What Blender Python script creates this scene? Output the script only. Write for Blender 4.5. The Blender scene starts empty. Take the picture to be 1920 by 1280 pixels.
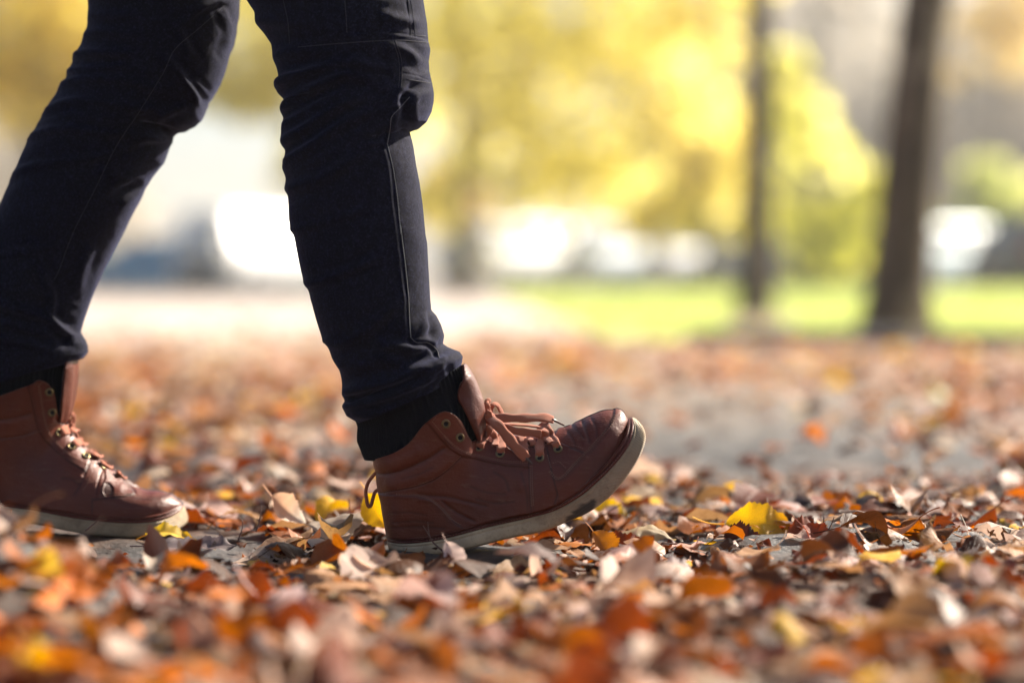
import bpy, math, random
import numpy as np
from mathutils import Vector, Matrix
from mathutils.bvhtree import BVHTree
from mathutils.geometry import delaunay_2d_cdt
R = math.radians
rng = np.random.default_rng(11)
random.seed(11)
C = bpy.context.scene.collection
sc = bpy.context.scene

# ------------------------------------------------------------------ camera
FPX = 1920 * 85.0 / 36.0
CAM = Vector((0.0, -2.53, 0.28))
PITCH = math.atan(110.0 / FPX)
cam_d = bpy.data.cameras.new('camera'); cam = bpy.data.objects.new('camera', cam_d); C.objects.link(cam)
cam_d.lens = 85; cam_d.sensor_width = 36; cam_d.sensor_fit = 'HORIZONTAL'
cam_d.clip_start = 0.05; cam_d.clip_end = 2000
cam.location = CAM; cam.rotation_euler = (R(90) - PITCH, 0, 0)
cam_d.dof.use_dof = True; cam_d.dof.focus_distance = 2.525; cam_d.dof.aperture_fstop = 1.8
cam_d.dof.aperture_blades = 0
sc.camera = cam
cp, sp = math.cos(PITCH), math.sin(PITCH)

def ray(X, Y):
    cx, cy = (X - 960.0) / FPX, -(Y - 640.0) / FPX
    return Vector((cx, cp + cy * sp, -sp + cy * cp))

def PW(X, Y, y=0.0):
    """world point where the sight line of a photo pixel meets the plane y"""
    d = ray(X, Y); t = (y - CAM.y) / d.y
    return CAM + d * t

def pw_np(X, Y, y):
    cx = (np.asarray(X, float) - 960.0) / FPX; cy = -(np.asarray(Y, float) - 640.0) / FPX
    t = (y - CAM.y) / (cp + cy * sp)
    return np.stack([CAM.x + cx * t, CAM.y + (cp + cy * sp) * t, CAM.z + (-sp + cy * cp) * t], -1)

def GP(X, Y, z=0.0):
    d = ray(X, Y); t = (z - CAM.z) / d.z
    return CAM + d * t

# ------------------------------------------------------------------ tagging
def tag(o, label=None, cat=None, group=None, kind=None):
    if label: o['label'] = label
    if cat: o['category'] = cat
    if group: o['group'] = group
    if kind: o['kind'] = kind
    return o

def empty(name, loc=(0, 0, 0), rz=0.0):
    o = bpy.data.objects.new(name, None); C.objects.link(o)
    o.location = loc; o.rotation_euler = (0, 0, rz); o.empty_display_size = 0.1
    return o

def link(name, me, m=None, parent=None, smooth=True):
    if m is not None:
        for k in (m if isinstance(m, (list, tuple)) else [m]): me.materials.append(k)
    if smooth and len(me.polygons):
        me.polygons.foreach_set('use_smooth', np.ones(len(me.polygons), bool))
    o = bpy.data.objects.new(name, me); C.objects.link(o)
    if parent is not None:
        o.parent = parent
        if any(abs(c) > 0 for c in parent.location) or any(abs(c) > 0 for c in parent.rotation_euler):
            mw = Matrix.LocRotScale(parent.location, parent.rotation_euler, parent.scale)
            p = parent.parent
            while p is not None:
                mw = Matrix.LocRotScale(p.location, p.rotation_euler, p.scale) @ mw; p = p.parent
            if not parent.get('local_parts'): o.matrix_parent_inverse = mw.inverted()
    return o

def mesh_np(name, V, F4=None, F3=None, col=None, uv=None):
    V = np.asarray(V, np.float32).reshape(-1, 3)
    me = bpy.data.meshes.new(name)
    loops = []; starts = []; n = 0
    nf = 0
    if F4 is not None and len(F4):
        F4 = np.asarray(F4, np.int32); loops.append(F4.ravel()); starts.append(np.arange(len(F4)) * 4); n = F4.size; nf += len(F4)
    if F3 is not None and len(F3):
        F3 = np.asarray(F3, np.int32); loops.append(F3.ravel()); starts.append(n + np.arange(len(F3)) * 3); nf += len(F3)
    L = np.concatenate(loops); S = np.concatenate(starts)
    me.vertices.add(len(V)); me.vertices.foreach_set('co', V.ravel())
    me.loops.add(len(L)); me.loops.foreach_set('vertex_index', L.astype(np.int32))
    me.polygons.add(nf); me.polygons.foreach_set('loop_start', S.astype(np.int32))
    me.update(calc_edges=True); me.validate()
    if col is not None:
        a = me.color_attributes.new('col', 'FLOAT_COLOR', 'POINT')
        cc = np.ones((len(V), 4), np.float32); cc[:, :np.asarray(col).shape[1]] = col
        a.data.foreach_set('color', cc.ravel())
    if uv is not None:
        u = me.uv_layers.new(name='uv')
        li = np.zeros(len(me.loops), np.int32); me.loops.foreach_get('vertex_index', li)
        u.data.foreach_set('uv', np.asarray(uv, np.float32)[li].ravel())
    return me

def grid_faces(nu, nv, off=0, wrap_v=False, flip=False):
    i = np.arange(nu - 1)[:, None]; j = np.arange(nv if wrap_v else nv - 1)[None, :]
    a = i * nv + j; b = i * nv + (j + 1) % nv; c = (i + 1) * nv + (j + 1) % nv; d = (i + 1) * nv + j
    q = np.stack([a, b, c, d] if not flip else [a, d, c, b], -1).reshape(-1, 4)
    return q + off

class MB:
    """collects tubes, boxes and strips; build() links them as one mesh"""
    def __init__(s): s.V = []; s.F = []
    def add(s, V, F):
        o = len(s.V); s.V += [tuple(v) for v in V]; s.F += [tuple(i + o for i in f) for f in F]
    def tube(s, pts, rad, n=8, cap=True):
        pts = [Vector(p) for p in pts]; m = len(pts)
        if not isinstance(rad, (list, tuple)): rad = [rad] * m
        V = []; F = []
        ref = None
        for k, p in enumerate(pts):
            t = (pts[min(k + 1, m - 1)] - pts[max(k - 1, 0)])
            if t.length < 1e-9: t = Vector((0, 0, 1))
            t.normalize()
            if ref is None:
                ref = t.cross(Vector((0, 0, 1)) if abs(t.z) < .9 else Vector((1, 0, 0))).normalized()
            a = (ref - t * ref.dot(t))
            a = a.normalized() if a.length > 1e-6 else t.orthogonal().normalized()
            ref = a; b = t.cross(a)
            for i in range(n):
                w = 2 * math.pi * i / n
                V.append(p + (a * math.cos(w) + b * math.sin(w)) * rad[k])
        for k in range(m - 1):
            for i in range(n):
                F.append((k * n + i, k * n + (i + 1) % n, (k + 1) * n + (i + 1) % n, (k + 1) * n + i))
        if cap:
            F.append(tuple(range(n))[::-1]); F.append(tuple((m - 1) * n + i for i in range(n)))
        s.add(V, F)
    def box(s, c, d, rot=None, bev=0.0):
        hx, hy, hz = d[0] / 2, d[1] / 2, d[2] / 2
        V = [Vector((x * hx, y * hy, z * hz)) for x in (-1, 1) for y in (-1, 1) for z in (-1, 1)]
        if rot is not None: V = [rot @ v for v in V]
        V = [v + Vector(c) for v in V]
        s.add(V, [(0, 1, 3, 2), (4, 6, 7, 5), (0, 4, 5, 1), (2, 3, 7, 6), (0, 2, 6, 4), (1, 5, 7, 3)])
    def build(s, name, m=None, parent=None, smooth=True):
        me = bpy.data.meshes.new(name); me.from_pydata(s.V, [], s.F); me.update()
        return link(name, me, m, parent, smooth)

# ------------------------------------------------------------------ materials
class NT:
    def __init__(s, name):
        s.m = bpy.data.materials.new(name); s.m.use_nodes = True
        s.t = s.m.node_tree; s.b = s.t.nodes['Principled BSDF']; s.out = s.t.nodes['Material Output']
    def n(s, kind, **kw):
        x = s.t.nodes.new(kind)
        for k, v in kw.items():
            if k.startswith('i_'):
                x.inputs[k[2:].replace('_', ' ')].default_value = v
            else: setattr(x, k, v)
        return x
    def l(s, a, b): s.t.links.new(a, b)
    def mix(s, fac, a, b, mode='MIX'):
        x = s.t.nodes.new('ShaderNodeMix'); x.data_type = 'RGBA'; x.blend_type = mode
        for sock, v in ((x.inputs[0], fac), (x.inputs[6], a), (x.inputs[7], b)):
            if hasattr(v, 'links') or isinstance(v, bpy.types.NodeSocket): s.l(v, sock)
            elif isinstance(v, (tuple, list)): sock.default_value = (*v[:3], 1)
            else: sock.default_value = v
        return x.outputs[2]
    def math(s, op, a, b=None, clamp=False):
        x = s.t.nodes.new('ShaderNodeMath'); x.operation = op; x.use_clamp = clamp
        for sock, v in ((x.inputs[0], a), (x.inputs[1], b)):
            if v is None: continue
            if isinstance(v, bpy.types.NodeSocket): s.l(v, sock)
            else: sock.default_value = v
        return x.outputs[0]
    def ramp(s, fac, stops):
        x = s.t.nodes.new('ShaderNodeValToRGB'); s.l(fac, x.inputs[0])
        e = x.color_ramp.elements
        while len(e) < len(stops): e.new(0.5)
        for k, (p, c) in enumerate(stops): e[k].position = p; e[k].color = (*c[:3], 1)
        return x.outputs[0]
    def noise(s, scale, detail=4, rough=.55, coord='Object', stretch=None):
        tc = s.n('ShaderNodeTexCoord'); nz = s.n('ShaderNodeTexNoise')
        nz.inputs['Scale'].default_value = scale; nz.inputs['Detail'].default_value = detail; nz.inputs['Roughness'].default_value = rough
        if stretch:
            mp = s.n('ShaderNodeMapping'); mp.inputs['Scale'].default_value = stretch
            s.l(tc.outputs[coord], mp.inputs[0]); s.l(mp.outputs[0], nz.inputs[0])
        else: s.l(tc.outputs[coord], nz.inputs[0])
        return nz.outputs[0]
    def bump(s, h, strength=.3, dist=.001):
        b = s.n('ShaderNodeBump'); b.inputs['Strength'].default_value = strength; b.inputs['Distance'].default_value = dist
        prev = s.b.inputs['Normal']
        if prev.links: s.l(prev.links[0].from_socket, b.inputs['Normal'])
        s.l(h, b.inputs['Height']); s.l(b.outputs[0], s.b.inputs['Normal'])
    def set(s, **kw):
        for k, v in kw.items():
            sock = s.b.inputs[k.replace('_', ' ')]
            if isinstance(v, bpy.types.NodeSocket): s.l(v, sock)
            elif isinstance(v, (tuple, list)) and len(v) == 3: sock.default_value = (*v, 1)
            else: sock.default_value = v
        return s

def simple(name, col, rough=.6, var=.15, scale=40., bump=0.0, metallic=0.0, **kw):
    t = NT(name)
    nz = t.noise(scale)
    dark = tuple(c * (1 - var) for c in col); lite = tuple(min(1, c * (1 + var)) for c in col)
    t.set(Base_Color=t.ramp(nz, [(.3, dark), (.7, lite)]), Roughness=rough, Metallic=metallic, **kw)
    if bump: t.bump(nz, bump, .002)
    return t.m

# ------------------------------------------------------------------ curve helpers
def pchip(xs, ys, x):
    xs = np.asarray(xs, float); ys = np.asarray(ys, float); x = np.asarray(x, float)
    h = np.diff(xs); d = np.diff(ys, axis=0) / (h[:, None] if ys.ndim > 1 else h)
    if ys.ndim == 1: ys = ys[:, None]; d = d.reshape(-1, 1); one = True
    else: one = False
    m = np.zeros_like(ys); m[0] = d[0]; m[-1] = d[-1]
    if len(xs) > 2:
        w1 = (2 * h[1:] + h[:-1])[:, None]; w2 = (h[1:] + 2 * h[:-1])[:, None]
        same = d[:-1] * d[1:] > 0
        with np.errstate(divide='ignore', invalid='ignore'):
            hm = (w1 + w2) / (w1 / d[:-1] + w2 / d[1:])
        m[1:-1] = np.where(same, hm, 0)
    k = np.clip(np.searchsorted(xs, x, 'right') - 1, 0, len(xs) - 2)
    t = ((x - xs[k]) / h[k])[:, None]; hh = h[k][:, None]
    r = (2*t**3 - 3*t**2 + 1) * ys[k] + (t**3 - 2*t**2 + t) * hh * m[k] + (-2*t**3 + 3*t**2) * ys[k+1] + (t**3 - t**2) * hh * m[k+1]
    return r[:, 0] if one else r

def crom(xs, ys, x):
    xs = np.asarray(xs, float); ys = np.asarray(ys, float); h = np.diff(xs); d = np.diff(ys, axis=0) / h[:, None]
    m = np.zeros_like(ys); m[0] = d[0]; m[-1] = d[-1]
    m[1:-1] = (d[:-1] * h[1:, None] + d[1:] * h[:-1, None]) / (h[1:] + h[:-1])[:, None]
    k = np.clip(np.searchsorted(xs, x, 'right') - 1, 0, len(xs) - 2); t = ((x - xs[k]) / h[k])[:, None]; hh = h[k][:, None]
    return (2*t**3 - 3*t**2 + 1) * ys[k] + (t**3 - 2*t**2 + t) * hh * m[k] + (-2*t**3 + 3*t**2) * ys[k+1] + (t**3 - t**2) * hh * m[k+1]

def catmull(P, n):
    """smooth curve through points, n samples, even in length"""
    P = np.asarray(P, float)
    if len(P) == 2: return P[0] + (P[1] - P[0]) * np.linspace(0, 1, n)[:, None]
    Q = np.vstack([2 * P[0] - P[1], P, 2 * P[-1] - P[-2]]); out = []
    for i in range(1, len(Q) - 2):
        t = np.linspace(0, 1, 16, endpoint=False)[:, None]
        a, b, c, d = Q[i - 1], Q[i], Q[i + 1], Q[i + 2]
        out.append(.5 * (2 * b + (c - a) * t + (2*a - 5*b + 4*c - d) * t**2 + (-a + 3*b - 3*c + d) * t**3))
    out = np.vstack(out + [P[-1:]])
    s = np.concatenate([[0], np.cumsum(np.linalg.norm(np.diff(out, axis=0), axis=1))])
    x = np.linspace(0, s[-1], n)
    return np.stack([np.interp(x, s, out[:, k]) for k in range(P.shape[1])], -1)

def dist_poly(UV, P, closed=False):
    P = np.asarray(P, float)
    if closed: P = np.vstack([P, P[:1]])
    best = np.full(len(UV), 1e9)
    for a, b in zip(P[:-1], P[1:]):
        ab = b - a; L = (ab ** 2).sum() + 1e-9
        t = np.clip(((UV - a) @ ab) / L, 0, 1)
        q = UV - (a + t[:, None] * ab)
        best = np.minimum(best, (q ** 2).sum(1))
    return np.sqrt(best)

def inside(UV, P):
    P = np.asarray(P, float); r = np.zeros(len(UV), bool); j = len(P) - 1
    for i in range(len(P)):
        a, b = P[i], P[j]
        c = ((a[1] > UV[:, 1]) != (b[1] > UV[:, 1])) & (UV[:, 0] < (b[0] - a[0]) * (UV[:, 1] - a[1]) / (b[1] - a[1] + 1e-12) + a[0])
        r ^= c; j = i
    return r

def sdist(UV, P):
    d = dist_poly(UV, P, True); return np.where(inside(UV, P), d, -d)

def sstep(x): x = np.clip(x, 0, 1); return x * x * (3 - 2 * x)
def bake_noise(n, f, seed, x, y):
    """cheap smooth 2-D noise from summed sines"""
    g = np.random.default_rng(seed); r = np.zeros(np.shape(x))
    for k in range(n):
        a = g.uniform(0, 2 * math.pi); ff = f * g.uniform(.6, 1.6); ph = g.uniform(0, 6.3)
        r += np.sin((x * math.cos(a) + y * math.sin(a)) * ff + ph)
    return r / math.sqrt(n)
def ground_z(x, y):
    x = np.asarray(x, float); y = np.asarray(y, float)
    z = .074 * np.exp(-(((x + .47) / .13) ** 2 + ((y + .52) / .17) ** 2))
    z += .007 * np.exp(-(((x + .15) / .30) ** 2 + ((y + .20) / .06) ** 2)) - .012 * np.exp(-((y + .05) / .25) ** 2) * (x < .2)
    z += .012 * np.exp(-(((x - .34) / .13) ** 2 + ((y - .02) / .05) ** 2))
    z += .006 * bake_noise(5, 9., 3, x, y) * np.exp(-((y) / 3.0) ** 2)
    flat = np.exp(-(((x + .06) / .16) ** 4 + ((y) / .09) ** 4)) + np.exp(-(((x + .52) / .24) ** 4 + ((y - .16) / .10) ** 4))
    return z * (1 - np.clip(flat, 0, 1))
# ------------------------------------------------------------------ boot materials
def leather_mat():
    t = NT('brown_leather')
    big = t.noise(14, 3); mid = t.noise(60, 5); fine = t.noise(900, 3)
    c = t.ramp(big, [(.25, (.078, .0135, .0052)), (.5, (.112, .0205, .0080)), (.8, (.150, .031, .0125))])
    c = t.mix(t.math('MULTIPLY', t.ramp(mid, [(.62, (0, 0, 0)), (.8, (1, 1, 1))]), .35), c, (.16, .06, .036))
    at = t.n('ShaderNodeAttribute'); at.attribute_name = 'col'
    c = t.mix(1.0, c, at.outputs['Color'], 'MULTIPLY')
    t.set(Base_Color=c, Roughness=t.math('ADD', t.math('MULTIPLY', mid, .30), .27), Specular_IOR_Level=.34)
    scr = t.noise(55, 5, .75, stretch=(1, 1, 5)); c2 = t.mix(t.math('MULTIPLY', t.ramp(scr, [(.57, (0, 0, 0)), (.68, (1, 1, 1))]), .36), c, (.20, .095, .06)); t.set(Base_Color=c2)
    t.bump(t.noise(420, 4, .65), .5, .0009); t.bump(mid, .6, .002); t.bump(scr, .4, .0012)
    return t.m
M_LEATHER = leather_mat()
M_LINING = simple('navy_lining', (.010, .011, .020), .9, .3, 300, .3)
def sole_mat():
    t = NT('cream_rubber')
    at = t.n('ShaderNodeAttribute'); at.attribute_name = 'col'
    d1 = t.noise(70, 6, .7); d2 = t.noise(350, 4, .7)
    c = t.ramp(t.noise(18, 3), [(.3, (.46, .34, .20)), (.7, (.58, .45, .29))])
    c = t.mix(t.math('MULTIPLY', t.ramp(d1, [(.48, (0, 0, 0)), (.68, (1, 1, 1))]), .5), c, (.20, .125, .065))
    c = t.mix(t.math('MULTIPLY', t.ramp(d2, [(.6, (0, 0, 0)), (.72, (1, 1, 1))]), .7), c, (.08, .05, .03))
    c = t.mix(1.0, c, at.outputs['Color'], 'MULTIPLY')
    t.set(Base_Color=c, Roughness=.62)
    uv = t.n('ShaderNodeUVMap'); w = t.n('ShaderNodeTexWave', wave_type='BANDS', bands_direction='X')
    mp = t.n('ShaderNodeMapping'); mp.inputs['Rotation'].default_value = (0, 0, .35); mp.inputs['Scale'].default_value = (1, 1, 1)
    t.l(uv.outputs[0], mp.inputs[0]); t.l(mp.outputs[0], w.inputs[0]); w.inputs['Scale'].default_value = 185
    sp_ = t.n('ShaderNodeSeparateXYZ'); t.l(uv.outputs[0], sp_.inputs[0]); mr = t.n('ShaderNodeMapRange'); mr.inputs[1].default_value = .13; mr.inputs[2].default_value = .19; t.l(sp_.outputs[0], mr.inputs[0])
    rib = t.math('MULTIPLY', w.outputs[1], mr.outputs[0]); c = t.mix(t.math('MULTIPLY', rib, .38), c, (.13, .085, .05)); t.set(Base_Color=c)
    t.bump(rib, .8, .0014); t.bump(d2, .3, .0006)
    return t.m
M_SOLE = sole_mat()
M_OUT = simple('black_outsole', (.02, .018, .016), .8, .4, 120, .4)
M_STITCH = simple('brown_thread', (.27, .125, .08), .7, .2, 500)
M_STITCH_PALE = simple('pale_thread', (.42, .36, .30), .75, .2, 500)
def lace_mat():
    t = NT('orange_lace')
    uv = t.n('ShaderNodeUVMap'); mp = t.n('ShaderNodeMapping'); t.l(uv.outputs[0], mp.inputs[0])
    ws = []
    for r in (.75, -.75):
        m2 = t.n('ShaderNodeMapping'); m2.inputs['Rotation'].default_value = (0, 0, r); t.l(uv.outputs[0], m2.inputs[0])
        w = t.n('ShaderNodeTexWave', wave_type='BANDS', bands_direction='X'); w.inputs['Scale'].default_value = 320; t.l(m2.outputs[0], w.inputs[0]); ws.append(w.outputs[1])
    h = t.math('MULTIPLY', ws[0], ws[1])
    c = t.ramp(h, [(0, (.24, .050, .016)), (.6, (.50, .130, .042))])
    c = t.mix(t.math('MULTIPLY', t.noise(90), .5), c, (.28, .085, .038))
    t.set(Base_Color=c, Roughness=.85, Sheen_Weight=.25); t.bump(h, .7, .0006)
    return t.m
M_LACE = lace_mat()
M_BRASS = simple('aged_brass', (.20, .15, .075), .34, .35, 200, .1, 1.0)
M_HOLE = simple('eyelet_hole_black', (.004, .003, .003), .9, .1)
M_AGLET = simple('dark_aglet', (.07, .035, .025), .3, .2, 200)

class Surf:
    """ray lookups from photo pixels onto the near face of finished parts"""
    def __init__(s): s.V = []; s.F = []; s.t = None
    def add(s, V, F):
        o = len(s.V); s.V += [tuple(map(float, v)) for v in V]; s.F += [tuple(int(i) + o for i in f) for f in F]; s.t = None
    def hit(s, X, Y, off=0.0):
        if s.t is None: s.t = BVHTree.FromPolygons(s.V, s.F)
        loc, n, i, d = s.t.ray_cast(CAM, ray(X, Y).normalized())
        if loc is None: return None, None
        if n.dot(loc - CAM) > 0: n = -n
        return loc + n * off, n

def vnormals(P):
    du = np.gradient(P, axis=0); dv = np.gradient(P, axis=1)
    n = np.cross(du, dv); L = np.linalg.norm(n, axis=-1, keepdims=True); n /= np.maximum(L, 1e-12)
    return n

def outward(V, F, vi):
    """wind the faces so that the one holding vertex vi (near side) looks at the camera"""
    f = F[np.where((F == vi).any(1))[0][0]]; n = np.cross(V[f[1]] - V[f[0]], V[f[2]] - V[f[0]])
    return F if n[1] < 0 else F[:, ::-1]

def ribbon(mb, uvs, P, N, w, th=.0011):
    """flat lace: centre line P, face normals N, half width w (list or number)"""
    m = len(P); o = len(mb.V)
    if not hasattr(w, '__len__'): w = [w] * m
    s = 0.0
    prof = [(-1, 0), (-.86, .8), (-.4, 1.0), (.4, 1.0), (.86, .8), (1, 0), (.86, -.8), (.4, -1.0), (-.4, -1.0), (-.86, -.8)]
    for k in range(m):
        t = (P[min(k + 1, m - 1)] - P[max(k - 1, 0)]).normalized()
        if k: s += (P[k] - P[k - 1]).length
        n = N[k] - t * N[k].dot(t); n = n.normalized() if n.length > 1e-6 else t.orthogonal().normalized()
        b = t.cross(n)
        for a, h in prof:
            mb.V.append(tuple(P[k] + b * (a * w[k]) + n * (h * th))); uvs.append((s, a * w[k]))
    q = len(prof)
    for k in range(m - 1):
        for i in range(q):
            mb.F.append((o + k*q + i, o + k*q + (i+1) % q, o + (k+1)*q + (i+1) % q, o + (k+1)*q + i))
    mb.F.append(tuple(o + i for i in range(q))[::-1]); mb.F.append(tuple(o + (m-1)*q + i for i in range(q)))

def smoothV(L, n):
    A = np.array([tuple(v) for v in L]); A = catmull(A, n); return [Vector(a) for a in A]

def make_boot(S, person):
    cv = lambda P: np.array([S['conv'](*p[:2]) for p in P], float)
    y0 = S['y0']; mm = lambda px: px * (y0 - CAM.y) / FPX        # photo pixels to metres at this boot
    us = [c[0] for c in S['ctrl']]
    Bc = cv([c[1] for c in S['ctrl']]); Tc = cv([c[2] for c in S['ctrl']])
    nu, nv = 300, 130
    lin = np.linspace(0, 1, nu); u = .55 * lin + .45 * (1 - np.cos(math.pi * lin)) / 2
    v = np.sin(np.linspace(0, 1, nv) * math.pi / 2) * .6 + np.linspace(0, 1, nv) * .4
    B = crom(us, Bc, u); T = crom(us, Tc, u)
    heel = catmull(cv(S['heel']), 60); sv = np.linspace(0, 1, 60)
    H = np.stack([np.interp(v, sv, heel[:, k]) for k in (0, 1)], -1)
    straight = B[0] + (T[0] - B[0]) * v[:, None]
    UV = B[:, None, :] + (T - B)[:, None, :] * v[None, :, None] + ((1 - u) ** 4)[:, None, None] * (H - straight)[None]
    E = lambda q: np.sqrt(1 - (1 - np.clip(q, 0, 1)) ** 2)
    end = E(u / .11) * E((1 - u) / .13)
    Wb = pchip([0, .12, .35, .5, .68, .8, .9, 1], np.array([32, 33, 31, 37, 46, 46, 42, 36]) * 1e-3, u) * end
    Wt = pchip([0, .15, .25, .32, .42, .5, 1], np.array([40, 44, 46, 44, 30, 0, 0]) * 1e-3, u) * E(u / .11)
    q = (1 - v[None, :] ** 3.0) ** (.62 + .5 * np.clip(Wt / .03, 0, 1))[:, None]
    h = Wt[:, None] + (Wb - Wt)[:, None] * q
    # ankle padding and heel counter swell
    h += (.004 * np.exp(-((u - .2) / .15) ** 2))[:, None] * np.sin(math.pi * v)[None, :] * E(u / .11)[:, None]
    P = pw_np(UV[..., 0], UV[..., 1], y0)
    P[..., 1] = y0 - h
    N = vnormals(P); N *= np.where((N[..., 1] > 0).mean() > .5, -1, 1)
    flat = UV.reshape(-1, 2); d = np.zeros(len(flat)); colm = np.ones(len(flat))
    for poly, amt, soft in S['panels']:
        d += amt * 1e-3 * sstep(sdist(flat, cv(poly)) / soft + .5)
    for line, amt, wd in S['grooves']:
        d += amt * 1e-3 * np.exp(-(dist_poly(flat, catmull(cv(line), 30)) / wd) ** 2)
    for poly, s_, amt in S['grids']:
        k = 2 * math.pi / s_
        m = sstep(sdist(flat, cv(poly)) / 4)
        d += m * amt * 1e-3 * (np.maximum(np.sin(flat[:, 0] * k) * .5 + .5, 0) * np.maximum(np.sin(flat[:, 1] * k + flat[:, 0] * .3) * .5 + .5, 0))
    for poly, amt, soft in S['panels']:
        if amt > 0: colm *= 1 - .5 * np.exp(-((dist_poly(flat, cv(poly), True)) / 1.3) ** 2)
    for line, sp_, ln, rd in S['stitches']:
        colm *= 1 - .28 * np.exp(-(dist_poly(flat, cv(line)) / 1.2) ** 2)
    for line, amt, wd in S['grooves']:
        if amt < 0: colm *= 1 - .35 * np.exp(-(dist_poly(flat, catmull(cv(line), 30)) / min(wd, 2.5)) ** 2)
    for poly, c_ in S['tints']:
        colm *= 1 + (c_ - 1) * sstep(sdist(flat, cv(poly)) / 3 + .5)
    g = bake_noise(6, .05, S['seed'], flat[:, 0], flat[:, 1]) * .0005 + bake_noise(8, .15, S['seed'] + 1, flat[:, 0], flat[:, 1]) * .00018
    d = (d + g).reshape(nu, nv) * np.clip(end[:, None] * 1.2, 0, 1)
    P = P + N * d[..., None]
    P[0, :, 1] = y0
    tipi = (u > .985)
    far = P.copy(); far[..., 1] = 2 * y0 - far[..., 1]
    V = np.vstack([P.reshape(-1, 3), far.reshape(-1, 3)])
    F = np.vstack([grid_faces(nu, nv), grid_faces(nu, nv, nu * nv, flip=True)])
    # close the ridge of the far and near halves
    rid = [i for i in range(nu) if u[i] > .47]
    br = np.array([(i * nv + nv - 1, (i + 1) * nv + nv - 1, nu * nv + (i + 1) * nv + nv - 1, nu * nv + i * nv + nv - 1) for i in rid[:-1]])
    F = np.vstack([F, br])
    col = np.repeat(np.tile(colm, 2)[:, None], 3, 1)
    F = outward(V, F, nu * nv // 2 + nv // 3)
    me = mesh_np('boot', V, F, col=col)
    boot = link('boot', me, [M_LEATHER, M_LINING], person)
    md = boot.modifiers.new('thick', 'SOLIDIFY'); md.thickness = .0035; md.offset = -1; md.material_offset = 1; md.material_offset_rim = 0; md.use_rim = True
    S_ = Surf(); S_.add(P.reshape(-1, 3), grid_faces(nu, nv))
    # welt and sole
    def band(name, top, bot, m, outs, topin, vs, colf=None, close=False, wend=(.10, .13)):
        n = 260; a = catmull(cv(top), n); b = catmull(cv(bot), n); s = np.linspace(0, 1, n)
        s = .5 * s + .5 * (1 - np.cos(math.pi * s)) / 2
        a = np.stack([np.interp(s, np.linspace(0, 1, n), a[:, k]) for k in (0, 1)], -1)
        b = np.stack([np.interp(s, np.linspace(0, 1, n), b[:, k]) for k in (0, 1)], -1)
        W = pchip([0, .12, .35, .5, .68, .8, .9, 1], np.array([32, 33, 31.5, 37, 46, 46, 42, 36]) * 1e-3, s) + outs
        W = W * E(s / wend[0]) * E((1 - s) / wend[1])
        vv = np.array(vs); rows = len(vv)
        uvp = a[:, None] + (b - a)[:, None] * vv[None, :, 0][..., None]
        Q = pw_np(uvp[..., 0], uvp[..., 1], y0)
        Q[..., 1] = y0 - (W[:, None] * 1.0 + vv[None, :, 1] * E(s / .06)[:, None] * E((1 - s) / .06)[:, None])
        Q[..., 1] = np.minimum(Q[..., 1], y0)
        farq = Q.copy(); farq[..., 1] = 2 * y0 - Q[..., 1]
        V = np.vstack([Q.reshape(-1, 3), farq.reshape(-1, 3)])
        F = [grid_faces(n, rows), grid_faces(n, rows, n * rows, flip=True)]
        off = n * rows
        F.append(np.array([(i * rows + rows - 1, i * rows + rows - 1 + off, (i + 1) * rows + rows - 1 + off, (i + 1) * rows + rows - 1) for i in range(n - 1)]))
        F.append(np.array([(i * rows, (i + 1) * rows, (i + 1) * rows + off, i * rows + off) for i in range(n - 1)]))
        c = np.ones((len(V), 3)) if colf is None else np.tile(colf(uvp.reshape(-1, 2), np.tile(vv[:, 0], n), np.repeat(s, rows)), (2, 1))
        L = np.linspace(0, .31, n)
        uv = np.stack([np.repeat(np.interp(s, np.linspace(0, 1, n), L), rows), np.tile(vv[:, 0], n) * .02], -1); uv = np.tile(uv, (2, 1))
        me = mesh_np(name, V, np.vstack(F), col=c, uv=uv)
        S_.add(Q.reshape(-1, 3), grid_faces(n, rows))
        return link(name, me, m, boot)
    welt = band('welt', S['rand_top'], S['sole_top'], M_LEATHER, .0018, 0,
                [(-.10, -.004), (-.05, -.0012), (.02, .0002), (.12, .0008), (.25, .0006), (.36, -.0005), (.42, -.0008), (.48, -.0003), (.6, .0012), (.75, .0014), (.9, .0008), (1.0, -.0006), (1.06, -.003)],
                lambda UV, v_, s_: np.repeat((.62 + .3 * np.clip(np.abs(v_ - .42) * 2.2, 0, 1))[:, None], 3, 1))
    stains = [(cv(p), c) for p, c in S['stains']]
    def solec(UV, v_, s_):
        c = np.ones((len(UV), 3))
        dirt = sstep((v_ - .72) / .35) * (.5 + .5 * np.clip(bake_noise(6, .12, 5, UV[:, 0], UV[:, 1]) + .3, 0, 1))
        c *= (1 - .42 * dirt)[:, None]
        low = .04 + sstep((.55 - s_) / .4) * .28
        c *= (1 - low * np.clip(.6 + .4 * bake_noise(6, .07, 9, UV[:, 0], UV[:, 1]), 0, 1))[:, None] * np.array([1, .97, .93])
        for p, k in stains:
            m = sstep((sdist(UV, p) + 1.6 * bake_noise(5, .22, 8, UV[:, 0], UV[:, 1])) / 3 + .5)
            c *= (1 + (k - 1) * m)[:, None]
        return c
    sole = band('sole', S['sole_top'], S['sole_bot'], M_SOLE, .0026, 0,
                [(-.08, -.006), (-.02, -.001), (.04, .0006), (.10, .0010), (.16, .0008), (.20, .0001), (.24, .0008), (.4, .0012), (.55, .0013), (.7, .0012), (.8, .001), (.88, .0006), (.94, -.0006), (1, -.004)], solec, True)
    # tongue
    tb = catmull(cv(S['tongue_back']), 60); tf = catmull(cv(S['tongue_front']), 60)
    ph = np.linspace(-1, 1, 41)
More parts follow.
